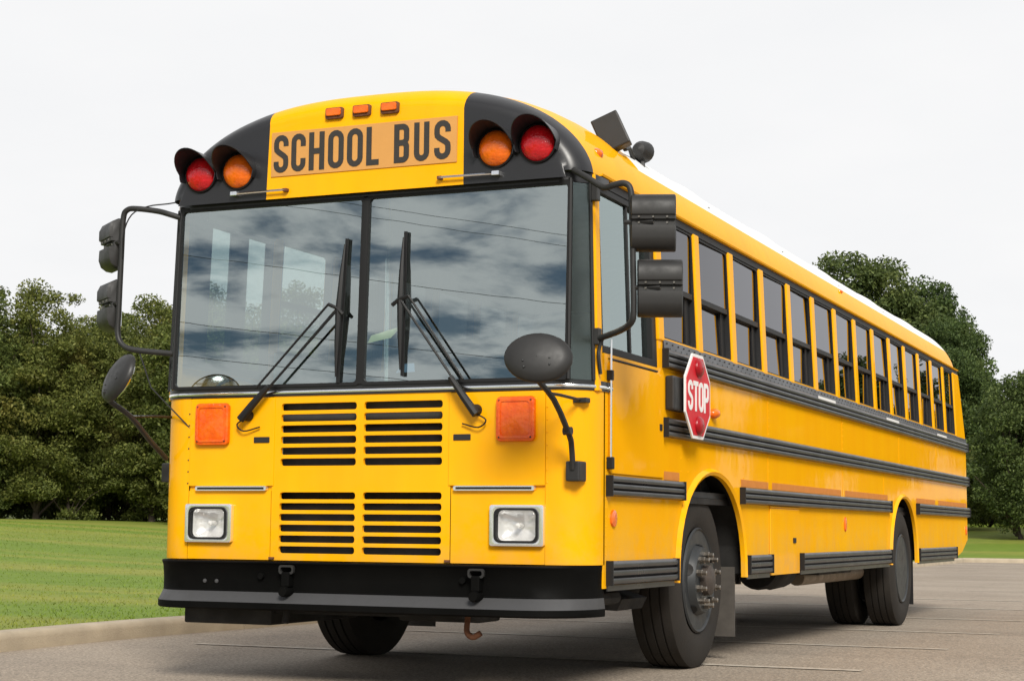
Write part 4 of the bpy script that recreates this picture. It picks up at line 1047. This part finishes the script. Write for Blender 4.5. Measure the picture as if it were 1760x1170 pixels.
G().tube([(1.255, 1.33, 1.44), (1.282, 1.40, 1.44)], 0.012, 6).make('hinge_arm', PLA, hb); G().tube([(1.255, 1.33, 1.57), (1.282, 1.40, 1.57)], 0.012, 6).make('hinge_arm', PLA, hb)
mk = G().lathe([(0.0, 1.0), (0.02, 0.95), (0.04, 0.6), (0.046, 0.0)], (0,0,0), 'x', 14, sc=(0.05, 0.03))
build('side_turn_signal', [(HW+0.001+v.x, 2.02+v.y, 1.452+v.z) for v in mk.v], mk.f, AMB, bus, smooth=50)

# ---- wheels
def tyre_profile(w, Ro, Ri):
    h = w/2; sh = 0.86
    p = [(-h*0.80, Ri), (-h*0.98, Ri+0.05), (-h, (Ro+Ri)/2), (-h*0.95, Ro-0.055), (-h*sh, Ro-0.018), (-h*0.80, Ro-0.006)]
    for k in range(4):
        c = -h*0.80 + (k+0.5)*(2*h*0.80)/4.0
    xs_ = np.linspace(-h*0.80, h*0.80, 5); q = []
    for k in range(5):
        x = xs_[k]
        if 0 < k < 4: q += [(x-0.006, Ro-0.001*abs(k-2)), (x-0.004, Ro-0.012), (x+0.004, Ro-0.012), (x+0.006, Ro-0.001*abs(k-2))]
    p += q + [(-a, b) for a, b in reversed(p)]
    return p
def wheel(xo, y, z, s, front, Ro=0.503):
    """xo: outer face of the tyre (absolute x), s: side"""
    w = 0.275
    e = empty('wheel', (s*(xo - w/2), y, z), bus)
    cx = s*(xo - w/2)
    G().lathe(tyre_profile(w, Ro, 0.288), (cx, y, z), 'x', 56, closed=True).make('tyre', TYRE, e, smooth=35)
    o = s
    if front:
        prof = [(o*0.125, 0.300), (o*0.135, 0.292), (o*0.118, 0.276), (o*0.075, 0.268), (o*0.060, 0.235), (o*0.085, 0.215), (o*0.145, 0.195), (o*0.165, 0.180), (o*0.165, 0.105), (o*0.165, 0.0)]
    else:
        prof = [(o*0.125, 0.300), (o*0.135, 0.292), (o*0.118, 0.276), (o*0.06, 0.268), (o*-0.03, 0.262), (o*-0.08, 0.22), (o*-0.10, 0.17), (o*-0.10, 0.0)]
    rim = G().lathe(prof, (cx, y, z), 'x', 40).make('rim', RIMM, e, smooth=35)
    hx = cx + (o*0.165 if front else -o*0.10)
    hubp = [(0, 0.088), (o*0.035, 0.085), (o*0.045, 0.07), (o*0.05, 0.0)] if front else [(0, 0.105), (o*0.10, 0.10), (o*0.12, 0.10), (o*0.12, 0.0)]
    G().lathe(hubp, (hx, y, z), 'x', 20).make('hub', HUBM if front else RIMM, e, smooth=40)
    for k in range(10):
        t = 2*math.pi*(k+0.5)/10
        G().lathe([(0, 0.021), (o*0.026, 0.021), (o*0.028, 0.015), (o*0.052, 0.014), (o*0.056, 0.0)], (hx, y + 0.142*math.cos(t), z + 0.142*math.sin(t)), 'x', 6).make('lug_nut', STEEL, e)
    if front:
        for k in range(5):      # hand holes read as dark recesses
            t = 2*math.pi*(k+0.25)/5
            g = G().lathe([(0.0, 1.0), (-o*0.006, 0.9), (-o*0.012, 0.0)], (0,0,0), 'x', 12, sc=(0.036, 0.013))
            V = []
            for v in g.v:
                a, b = v.y, v.z; V.append((cx + o*0.122 - o*b*2.6 + v.x*0.2, y + 0.206*math.cos(t) - a*math.sin(t) + b*math.cos(t), z + 0.206*math.sin(t) + a*math.cos(t) + b*math.sin(t)))
            build('hand_hole', V, g.f, DRK, e)
for s in (1, -1):
    wheel(1.150, 2.0, 0.497, s, True)
    wheel(1.205, 7.94, 0.460, s, False); wheel(1.205-0.335, 7.94, 0.460, s, False)
    xa, xb = sorted((s*0.86, s*1.16))
    box('mud_flap', xa, xb, 2.68, 2.69, 0.14, 0.56, FLAP, bus)
    xa, xb = sorted((s*0.62, s*1.18)); box('mud_flap', xa, xb, 8.56, 8.57, 0.12, 0.62, RUB, bus)

# ---- underbody
box('floor_pan', -1.16, 1.16, 0.22, 11.5, 0.93, 0.965, DRK, bus)
for x in (-0.43, 0.43): box('chassis_rail', x-0.04, x+0.04, 0.1, 11.4, 0.50, 0.74, DRK, bus)
G().tube([(-0.95, 2.0, 0.46), (-0.6, 2.0, 0.40), (0.6, 2.0, 0.40), (0.95, 2.0, 0.46)], 0.06, 8).make('front_axle', DRK, bus)
G().tube([(-0.7, 7.94, 0.46), (0.7, 7.94, 0.46)], 0.09, 10).make('rear_axle', DRK, bus)
G().lathe([(-0.22, 0.10), (-0.12, 0.19), (0.0, 0.22), (0.12, 0.19), (0.22, 0.08)], (0.0, 7.94, 0.46), 'x', 18).make('differential', DRK, bus, smooth=50)
box('engine_pan', -0.36, 0.40, 0.5, 1.7, 0.36, 0.75, DRK, bus, bevel=0.04)
G().lathe([(-0.30, 0.0), (-0.30, 0.15), (-0.27, 0.165), (0.27, 0.165), (0.30, 0.15), (0.30, 0.0)], (0.82, 4.75, 0.525), 'y', 20).make('air_tank', DRK, bus, smooth=40)
box('battery_box', 0.60, 1.14, 5.0, 6.1, 0.46, 0.75, DRK, bus, bevel=0.01)
box('fuel_tank', -1.05, -0.50, 4.0, 6.2, 0.40, 0.80, DRK, bus, bevel=0.03)
G().tube([(0.92, 5.2, 0.435), (0.92, 7.35, 0.435)], 0.062, 14).make('exhaust_pipe', PIPE, bus, smooth=50)
g = G()
for i, y in enumerate(np.arange(4.4, 5.9, 0.13)): g.box(0.45+0.02*(i%3), 0.52, y, y+0.06, 0.40-0.02*(i%2), 0.52)
g.make('pipe_brackets', DRK, bus)
box('step_well', -1.02, -0.50, 0.02, 0.95, 0.285, 0.55, DRK, bus, bevel=0.01)
box('cross_member', -0.5, 0.55, 0.05, 0.2, 0.345, 0.5, DRK, bus)
box('cross_member', 0.10, 0.56, 0.25, 0.5, 0.315, 0.5, DRK, bus, bevel=0.02)
G().tube(smooth_path([(0.60, 0.02, 0.40), (0.60, 0.0, 0.33), (0.605, -0.01, 0.285), (0.64, -0.02, 0.265), (0.68, -0.02, 0.285)], 4), [0.015]*17, 8).make('tow_hook', RUST, bus, smooth=50)
G().tube(smooth_path([(-0.40, 0.02, 0.42), (-0.40, 0.0, 0.34), (-0.40, -0.01, 0.30)], 4), 0.018, 8).make('tow_hook', DRK, bus, smooth=50)
G().tube([(0.45, 0.9, 0.55), (0.95, 1.1, 0.50), (1.05, 1.2, 0.47)], 0.03, 6).make('steering_link', DRK, bus)
G().tube([(1.08, 0.45, 0.44), (1.08, 0.75, 0.44)], 0.035, 8).make('air_fitting', DRK, bus)
G().add([(0.55,0.6,0.55),(1.05,0.95,0.42),(1.05,1.35,0.42),(0.55,1.45,0.55),(0.55,0.6,0.40),(1.02,0.95,0.36),(1.02,1.35,0.36),(0.55,1.45,0.40)], [(0,1,2,3),(4,7,6,5),(0,4,5,1),(1,5,6,2),(2,6,7,3),(3,7,4,0)]).make('suspension_hanger', DRK, bus)

# ---- inside of the bus
box('cabin_floor', -1.15, 1.15, 0.16, 11.45, 0.967, 1.0, INTD, bus)
for s in (1, -1):
    xa, xb = sorted((s*1.14, s*1.16)); box('inner_wall', xa, xb, 1.08, 11.4, 1.20, 1.79, INT, bus)
V = []; F = []
for i, x in enumerate(XS): V += [(x*0.95, 0.30, roof_z(x)-0.06), (x*0.95, 11.0, roof_z(x)-0.06)]
F = [(2*i, 2*i+1, 2*i+3, 2*i+2) for i in range(nX-1)]
build('headliner', V, F, INT, bus, smooth=50)
box('dashboard', -1.10, 1.10, 0.06, 0.42, 1.30, 1.468, INTD, bus, bevel=0.02)
box('engine_cover', -0.45, 0.42, 0.42, 1.30, 1.0, 1.46, INTD, bus, bevel=0.06)
box('inner_header', -0.85, 0.85, 0.16, 0.30, 2.50, 2.70, INT, bus)
swh = G(); sc0 = Vector((0.62, 0.52, 1.50))
ringp = [sc0 + Vector((0.22*math.cos(t), -0.07*math.sin(t), 0.20*math.sin(t))) for t in np.linspace(0, 2*math.pi, 28)]
swh.tube(ringp, 0.015, 8); swh.tube([sc0 + Vector((-0.21,0,0)), sc0, sc0 + Vector((0.21,0,0))], 0.014, 6); swh.tube([sc0, sc0 + Vector((0,-0.16,-0.2))], 0.03, 8)
swh.make('steering_wheel', RUB, bus, smooth=50)
gh = [Vector((-1.02 + 0.155*(1-math.cos(t)), 0.22, 1.46 + 0.10*math.sin(t))) for t in np.linspace(0.0, math.pi, 16)]
G().tube(gh, 0.009, 8).make('grab_hoop', RUB, bus, smooth=50)
def seat(x0, x1, y, m=SEAT, nm='bus_seat', z=1.0):
    e = box(nm, x0, x1, y, y+0.36, z+0.34, z+0.46, m, bus, bevel=0.03)
    G().add([(x0,y+0.34,z+0.44),(x1,y+0.34,z+0.44),(x1,y+0.44,z+0.44),(x0,y+0.44,z+0.44),(x0+0.04,y+0.44,z+1.02),(x1-0.04,y+0.44,z+1.02),(x1-0.04,y+0.50,z+1.02),(x0+0.04,y+0.50,z+1.02)],
            [(0,3,2,1),(4,5,6,7),(0,1,5,4),(1,2,6,5),(2,3,7,6),(3,0,4,7)]).make('seat_back', m, e, bevel=0.03)
    for xx in (x0+0.06, x1-0.10): box('seat_leg', xx, xx+0.04, y+0.1, y+0.3, z, z+0.34, INTD, e)
seat(0.32, 0.86, 0.95, INTD, 'driver_seat', 0.98)
for k in range(12):
    for x0, x1 in ((-1.12, -0.22), (0.22, 1.12)): seat(x0, x1, 2.2 + 0.74*k)
G().tube([(-0.52, 1.28, 1.0), (-0.52, 1.28, 2.72)], 0.018, 8).make('stanchion', CHR, bus, smooth=50)
for x0, x1 in ((-1.12, -0.5), (0.2, 1.12)): box('modesty_panel', x0, x1, 1.72, 1.75, 1.02, 1.72, INTD, bus)
# papers taped to the inside of the windshield
V = [(0.020, 0.0, 1.700), (0.150, 0.0, 1.722), (0.195, 0.0, 1.765), (0.180, 0.0, 1.772), (0.040, 0.0, 1.738)]
pp = G().prism([(v[0], v[2]) for v in V], lambda u, v, a: Vector((u, yw(v)+0.020+a, v)), 0.0, 0.002).make('paper_sheet', PAPER)
tag(pp, 'pale yellow paper strip taped behind the windshield beside the middle bar', 'paper')
bc = G().prism([(0.185, 1.545), (0.290, 1.548), (0.285, 1.592), (0.215, 1.588)], lambda u, v, a: Vector((u, yw(v)+0.020+a, v)), 0.0, 0.002).make('windshield_card', BLUEB)
tag(bc, 'small pale blue card behind the lower end of the right wiper', 'card')

# ------------------------------------------------------------------ trees
def leaf_material(name, dark, mid, light, autumn=None):
    m = bpy.data.materials.new(name); m.use_nodes = True; t = m.node_tree; b = t.nodes['Principled BSDF']; L = t.links.new
    g = t.nodes.new('ShaderNodeNewGeometry'); cr = t.nodes.new('ShaderNodeValToRGB'); e = cr.color_ramp.elements
    e[0].color = (*dark, 1); e[1].color = (*light, 1); x = e.new(0.5); x.color = (*mid, 1)
    L(g.outputs['Random Per Island'], cr.inputs[0])
    n = t.nodes.new('ShaderNodeTexNoise'); n.inputs['Scale'].default_value = 0.45; n.inputs['Detail'].default_value = 3; L(g.outputs['Position'], n.inputs['Vector'])
    r = t.nodes.new('ShaderNodeMapRange'); r.inputs['From Min'].default_value = 0.56; r.inputs['From Max'].default_value = 0.72; r.inputs['To Max'].default_value = 0.55; L(n.outputs['Fac'], r.inputs['Value'])
    mi = t.nodes.new('ShaderNodeMix'); mi.data_type = 'RGBA'; L(r.outputs[0], mi.inputs['Factor']); L(cr.outputs[0], mi.inputs['A']); mi.inputs['B'].default_value = (*(autumn or light), 1)
    oi = t.nodes.new('ShaderNodeObjectInfo'); mv = t.nodes.new('ShaderNodeMix'); mv.data_type = 'RGBA'; L(oi.outputs['Random'], mv.inputs['Factor'])
    mv.inputs['A'].default_value = (1.06, 1.04, 0.95, 1); mv.inputs['B'].default_value = (0.82, 0.95, 0.95, 1)
    mm_ = t.nodes.new('ShaderNodeMix'); mm_.data_type = 'RGBA'; mm_.blend_type = 'MULTIPLY'; mm_.inputs['Factor'].default_value = 1.0
    L(mi.outputs['Result'], mm_.inputs['A']); L(mv.outputs['Result'], mm_.inputs['B'])
    L(mm_.outputs['Result'], b.inputs['Base Color']); b.inputs['Roughness'].default_value = 0.6; b.inputs['Specular IOR Level'].default_value = 0.25
    tl = t.nodes.new('ShaderNodeBsdfTranslucent'); L(mm_.outputs['Result'], tl.inputs[0])
    ms = t.nodes.new('ShaderNodeMixShader'); ms.inputs[0].default_value = 0.32
    L(b.outputs[0], ms.inputs[1]); L(tl.outputs[0], ms.inputs[2]); L(ms.outputs[0], t.nodes['Material Output'].inputs['Surface'])
    return m
LEAF_L = leaf_material('leaves_olive', (0.064, 0.080, 0.019), (0.122, 0.145, 0.035), (0.212, 0.222, 0.060), (0.25, 0.185, 0.048))
LEAF_R = leaf_material('leaves_green', (0.044, 0.065, 0.021), (0.084, 0.114, 0.034), (0.145, 0.178, 0.054), (0.15, 0.16, 0.042))

def np_mesh(name, verts, nper, mats):
    nv = len(verts); nf = nv // nper
    me = bpy.data.meshes.new(name); me.vertices.add(nv); me.vertices.foreach_set('co', verts.astype(np.float32).ravel())
    me.loops.add(nv); me.loops.foreach_set('vertex_index', np.arange(nv, dtype=np.int32))
    me.polygons.add(nf); me.polygons.foreach_set('loop_start', np.arange(0, nv, nper, dtype=np.int32))
    me.materials.append(mats); me.update(calc_edges=True); me.validate(); return me
def leaf_cloud(rng, centers, radii, per, size, squash=0.62):
    C = []
    for c, r in zip(centers, radii):
        n = int(per * (r/0.8)**2)
        d = rng.normal(size=(n, 3)); d /= np.linalg.norm(d, axis=1)[:, None]
        rad = r * rng.random(n)[:, None] ** 0.45
        p = d * rad; p[:, 2] *= squash; C.append(p + c)
    C = np.concatenate(C); n = len(C)
    nr = rng.normal(size=(n, 3)) + np.array([0.15, -0.25, 0.75]); nr /= np.linalg.norm(nr, axis=1)[:, None]
    t = rng.normal(size=(n, 3)); a = np.cross(nr, t); a /= np.linalg.norm(a, axis=1)[:, None]; b = np.cross(nr, a)
    s = size * (0.6 + 0.8*rng.random(n))[:, None]
    q = np.stack([C - a*s, C - b*s*0.5 + nr*s*0.12, C + a*s, C + b*s*0.5 + nr*s*0.12], 1)
    return q.reshape(-1, 3)
def tree_meshes(seed, H, rad, base, nclump, per, leaf, m, shape='round', clump=(0.45, 0.85), ragged=1.0):
    rng = np.random.default_rng(seed)
    cz = (H + base)/2; hz = (H - base)/2
    cents = []; rr = []
    nb = rng.normal(size=(12, 3)); nb /= np.linalg.norm(nb, axis=1)[:, None]; na = rng.uniform(-0.22, 0.24, 12)*ragged
    def reach(d): return 0.92 + sum(a_*max(0.0, float(d @ b_))**5 for a_, b_ in zip(na, nb))
    for i in range(nclump + nclump//3):
        d = rng.normal(size=3); d /= np.linalg.norm(d)
        outer = i >= nclump
        r = reach(d) * ((0.85 + 0.20*ragged*rng.random()) if outer else (0.62 + 0.33*rng.random() if rng.random() < 0.72 else 0.2 + 0.45*rng.random()))
        p = d*r; t = (p[2]+1)/2
        if shape == 'skirt': w = 1.05 - 0.50*max(0.0, t)**1.7
        else: w = 1.0 - 0.28*max(0.0, t-0.45)/0.55 - 0.12*max(0.0, 0.3-t)/0.3
        cents.append(np.array([p[0]*rad*w, p[1]*rad*w, max(0.25, cz + p[2]*hz)]))
        rr.append((0.30 + 0.24*rng.random()) if outer else clump[0] + (clump[1]-clump[0])*rng.random())
    q = leaf_cloud(rng, cents, rr, per, leaf)
    crown = np_mesh('crown', q, 4, m)
    # trunk with limbs reaching into the clumps
    g = G(); k = H/10
    top = Vector((rng.normal()*0.2, rng.normal()*0.2, base + 0.62*(H-base)))
    tp = smooth_path([(0,0,-0.2), (0.04*k,0.02,0.3*k), (rng.normal()*0.1, rng.normal()*0.1, base+0.5), tuple(top)], 4)
    g.tube(tp, [0.21*k*(1-0.75*i/(len(tp)-1)) + (0.08*k if i < 2 else 0) for i in range(len(tp))], 8)
    order = rng.permutation(len(cents))[:14]
    for i in order:
        c = Vector(cents[i]); t = min(0.95, max(0.25, (c.z - 0.8)/ (top.z+0.01) * 0.75)); a = tp[int(t*(len(tp)-1))]
        mid = a*0.5 + c*0.5 + Vector((0,0,0.25)); g.tube([a, mid, c], [0.075*k, 0.05*k, 0.015], 6)
    trunk = make_mesh('trunk', g.v, g.f, BARK, smooth=60)
    return crown, trunk
kinds = {
    'a': tree_meshes(3, 8.2, 3.2, 0.3, 165, 620, 0.062, LEAF_L),
    'b': tree_meshes(11, 8.0, 3.4, 0.2, 165, 620, 0.062, LEAF_L, 'skirt'),
    'c': tree_meshes(23, 8.4, 3.0, 0.3, 155, 620, 0.062, LEAF_L),
    'r': tree_meshes(31, 11.0, 3.7, 0.5, 230, 420, 0.078, LEAF_R, clump=(0.65, 1.1), ragged=0.55),
    's': tree_meshes(47, 6.0, 2.3, 0.1, 95, 600, 0.058, LEAF_R, 'skirt'),
    'u': tree_meshes(53, 3.4, 2.6, 0.0, 55, 560, 0.062, LEAF_L, 'skirt', (0.5, 0.8)),
}
def polar(px, d):
    a = YAW - math.atan((px - 880)/FPX); x, y = CAM.x - d*math.sin(a), CAM.y + d*math.cos(a); return x, y
def tree(name, kind, px, d, rot, sc, label, group, cat='tree', scz=None, xy=None):
    x, y = xy or polar(px, d); z = zlawn(x, y)
    e = link(name, None, None, (x, y, z - 0.05)); tag(e, label, cat, group)
    e.rotation_euler = (0, 0, R(rot)); e.scale = (sc, sc, scz or sc)
    cm_, tm = kinds[kind]
    for nm, me in (('trunk', tm), ('crown', cm_)):
        o = bpy.data.objects.new(nm, me); col.objects.link(o); o.parent = e
        if nm == 'crown': o['kind'] = 'stuff'
    return e
GL = 'olive trees along the left edge of the lawn'
tree('broadleaf_tree', 'b', -50, 60, 20, 0.95, 'olive broadleaf tree cut by the left picture edge', GL)
tree('broadleaf_tree', 'a', 70, 60, 140, 0.91, 'tallest olive tree in the left row, with sky gaps in its crown', GL)
tree('broadleaf_tree', 'c', 180, 63, 75, 0.94, 'olive tree behind the upper entry-side mirrors', GL)
tree('broadleaf_tree', 'a', 268, 60, 200, 0.87, 'yellowish olive tree beside the bus entry-side corner', GL)
tree('broadleaf_tree', 'b', 375, 57, 190, 0.98, 'tree seen through the entry door glass of the bus', GL)
tree('broadleaf_tree', 'c', 490, 62, 300, 1.05, 'second tree seen through the bus windshield, right of the entry door', GL)
tree('broadleaf_tree', 'a', 620, 62, 30, 1.0, 'tree hidden behind the bus cabin', GL)
tree('broadleaf_tree', 'b', 10, 72, 200, 1.02, 'olive tree in the back row at the far left', GL)
tree('broadleaf_tree', 'c', 125, 72, 20, 1.0, 'back row olive tree between the tallest tree and the mirrors', GL)
tree('broadleaf_tree', 'b', 225, 73, 110, 1.05, 'back row olive tree left of the bus corner', GL)
tree('broadleaf_tree', 'a', 310, 72, 330, 1.06, 'back row olive tree behind the bus front corner', GL)
tree('broadleaf_tree', 'c', -120, 66, 120, 1.05, 'olive tree just outside the left picture edge', GL)
for k, (px, d, r, sc, lb) in enumerate(((-20, 61, 10, 0.8, 'low dark bush at the far left foot of the tree row'), (60, 62, 100, 0.75, 'low bush under the tallest left tree'), (125, 60, 200, 0.8, 'low bush between the tallest tree and the mirror tree'), (195, 62, 310, 0.75, 'low bush under the entry-side convex mirror'), (255, 61, 60, 0.8, 'low bush beside the bus corner above the lawn'), (320, 61, 150, 0.8, 'low bush behind the bus front corner'), (400, 55, 250, 1.0, 'low bush behind the entry door glass'))):
    tree('bush', 'u', px, d, r, sc, lb, 'bushes under the left trees', 'bush')
UG = ('far left', 'left of the tallest tree', 'under the tallest tree', 'left of the lower mirror', 'behind the convex mirror', 'between convex mirror and bus', 'beside the bus corner', 'behind the bus corner', 'behind the entry door', 'behind the windshield')
for k, px in enumerate((-70, -15, 40, 95, 150, 205, 255, 310, 370, 440)):
    tree('bush', 'u', px, 66 + (k*7) % 5, k*73, 1.05 + 0.12*((k*5) % 3), 'shaded undergrowth bush at the back of the left trees, ' + UG[k], 'undergrowth behind the left trees', 'bush')
GR = 'green trees behind the rear of the bus'
tree('broadleaf_tree', 'r', 1478, 72, 15, 1.09, 'tallest dark green tree rising behind the bus roof', GR)
tree('broadleaf_tree', 'r', 1585, 74, 120, 0.96, 'dark green tree above the rear end of the bus roof', GR, scz=1.0)
tree('broadleaf_tree', 'r', 1634, 70, 230, 0.64, 'dark green tree beside the rear corner of the bus', GR, scz=0.80)
tree('broadleaf_tree', 'a', 1400, 86, 50, 0.95, 'tree hidden behind the bus windows', GR)
tree('broadleaf_tree', 'r', 1800, 92, 300, 0.72, 'dark tree in the back at the right picture edge', GR, scz=0.66)
tree('broadleaf_tree', 'r', 1690, 95, 40, 0.42, 'small distant tree in the gap right of the bus rear', GR)
tree('bushy_tree', 's', 1752, 60, 200, 0.92, 'bushy tree with foliage to the grass at the right edge', GR)
tree('bushy_tree', 's', 1830, 62, 80, 1.15, 'bushy tree just outside the right picture edge', GR)
for px, d, r, sc, lb in ((1640, 66, 20, 0.9, 'low bush behind the bus tail lamp'), (1700, 76, 130, 1.0, 'low bush in shade between the two right trees'), (1790, 74, 200, 1.1, 'low bush beyond the right picture edge')):
    tree('bush', 'u', px, d, r, sc, lb, 'bushes behind the rear of the bus', 'bush')
MIR = ('nearest to the right picture edge', 'second beyond the right picture edge', 'third beyond the right picture edge', 'low one in the middle of the far row', 'fifth beyond the right picture edge', 'sixth beyond the right picture edge', 'outermost on the right', 'set back behind the far row')
for px, d, r, sc, lb in ((1625, 84, 0, 1.2, 'undergrowth bush behind the tail of the bus'), (1668, 86, 90, 1.3, 'undergrowth bush in the gap right of the bus tail'), (1715, 84, 200, 1.2, 'undergrowth bush left of the right edge tree'), (1755, 86, 280, 1.3, 'undergrowth bush behind the right edge tree'), (1800, 84, 30, 1.3, 'undergrowth bush past the right picture edge')):
    tree('bush', 'u', px, d, r, sc, lb, 'undergrowth behind the right trees', 'bush')
for k, (x, y, kd, r, sc) in enumerate(((15, 76, 'r', 10, 0.86), (20, 79, 'c', 80, 1.02), (25, 75, 'b', 160, 1.0), (31, 78, 'r', 250, 0.72), (37, 74, 'a', 300, 0.86), (44, 70, 'b', 40, 0.88), (51, 64, 'b', 130, 0.9), (11, 86, 'r', 200, 0.92))):
    tree('broadleaf_tree', kd, 0, 0, r, sc, 'tree mirrored in the rear side windows, ' + MIR[k], 'trees mirrored in the side windows', xy=(x, y))

# ------------------------------------------------------------------ grass blades near the kerb
rng = np.random.default_rng(5)
n = 150000
d = 0.05 + 30*rng.random(n)**1.9
y = -1 + 34*rng.random(n)
kxv = np.array([kx(v) for v in y]); x = kxv - 0.15 - d
a = YAW - np.arctan2(0, 1)
az = np.degrees(np.arctan2(CAM.x - x, y - CAM.y)); keep = (az > 22) & (az < 42)
x, y, d = x[keep], y[keep], d[keep]; z = np.array([zlawn(p, q) for p, q in zip(x, y)])
n = len(x); th = rng.random(n)*2*np.pi; h = (0.014 + 0.024*rng.random(n)); lean = rng.normal(size=(n, 2))*0.022; w = 0.006 + 0.0004*d
P = np.stack([x, y, z - 0.01], 1); dx = np.stack([np.cos(th)*w, np.sin(th)*w, 0*w], 1)
T = P + np.stack([lean[:, 0], lean[:, 1], h], 1)
q = np.stack([P - dx, P + dx, T], 1).reshape(-1, 3)
go = bpy.data.objects.new('grass', np_mesh('grass', q, 3, BLADE)); col.objects.link(go)
tag(go, 'short green grass blades of the lawn behind the kerb', 'grass', kind='stuff')

# ------------------------------------------------------------------ power line behind the camera, mirrored in the windshield
for px_, py_, lb in ((-52.0, -4.0, 'wooden utility pole on the lawn far left of the camera'), (14.0, -76.0, 'wooden utility pole beyond the driver side of the lot')):
    e = empty('utility_pole', (px_, py_, 0)); tag(e, lb, 'pole', 'utility poles behind the camera')
    G().tube([(px_, py_, -0.3), (px_, py_, 15.5)], [0.17, 0.11], 10).make('post', WOOD, e, smooth=50)
    G().box(px_-0.5, px_+0.5, py_-1.1, py_+1.1, 14.5, 14.64).make('crossarm', WOOD, e)
    for dy in (-1.0, 1.0): G().lathe([(0, 0.03), (0.1, 0.045), (0.16, 0.03), (0.2, 0.0)], (px_, py_+dy, 14.64), 'z', 10).make('insulator', STOPW, e)
for k, (hz, dy) in enumerate(((14.7, -1.0), (14.7, 1.0), (12.6, 0.0), (10.6, 0.0), (9.6, 0.1))):
    A, B = Vector((-52, -4+dy, hz)), Vector((14, -76+dy, hz)); P = []
    for i in range(33):
        t = i/32; P.append(A*(1-t) + B*t - Vector((0, 0, 1.6*4*t*(1-t))))
    o = G().tube(P, 0.009 if k > 1 else 0.008, 5, caps=False).make('power_line', WIRE)
    tag(o, ('outer', 'inner', 'middle', 'lower', 'lowest')[k] + ' overhead wire mirrored in the windshield', 'wire', 'overhead wires')
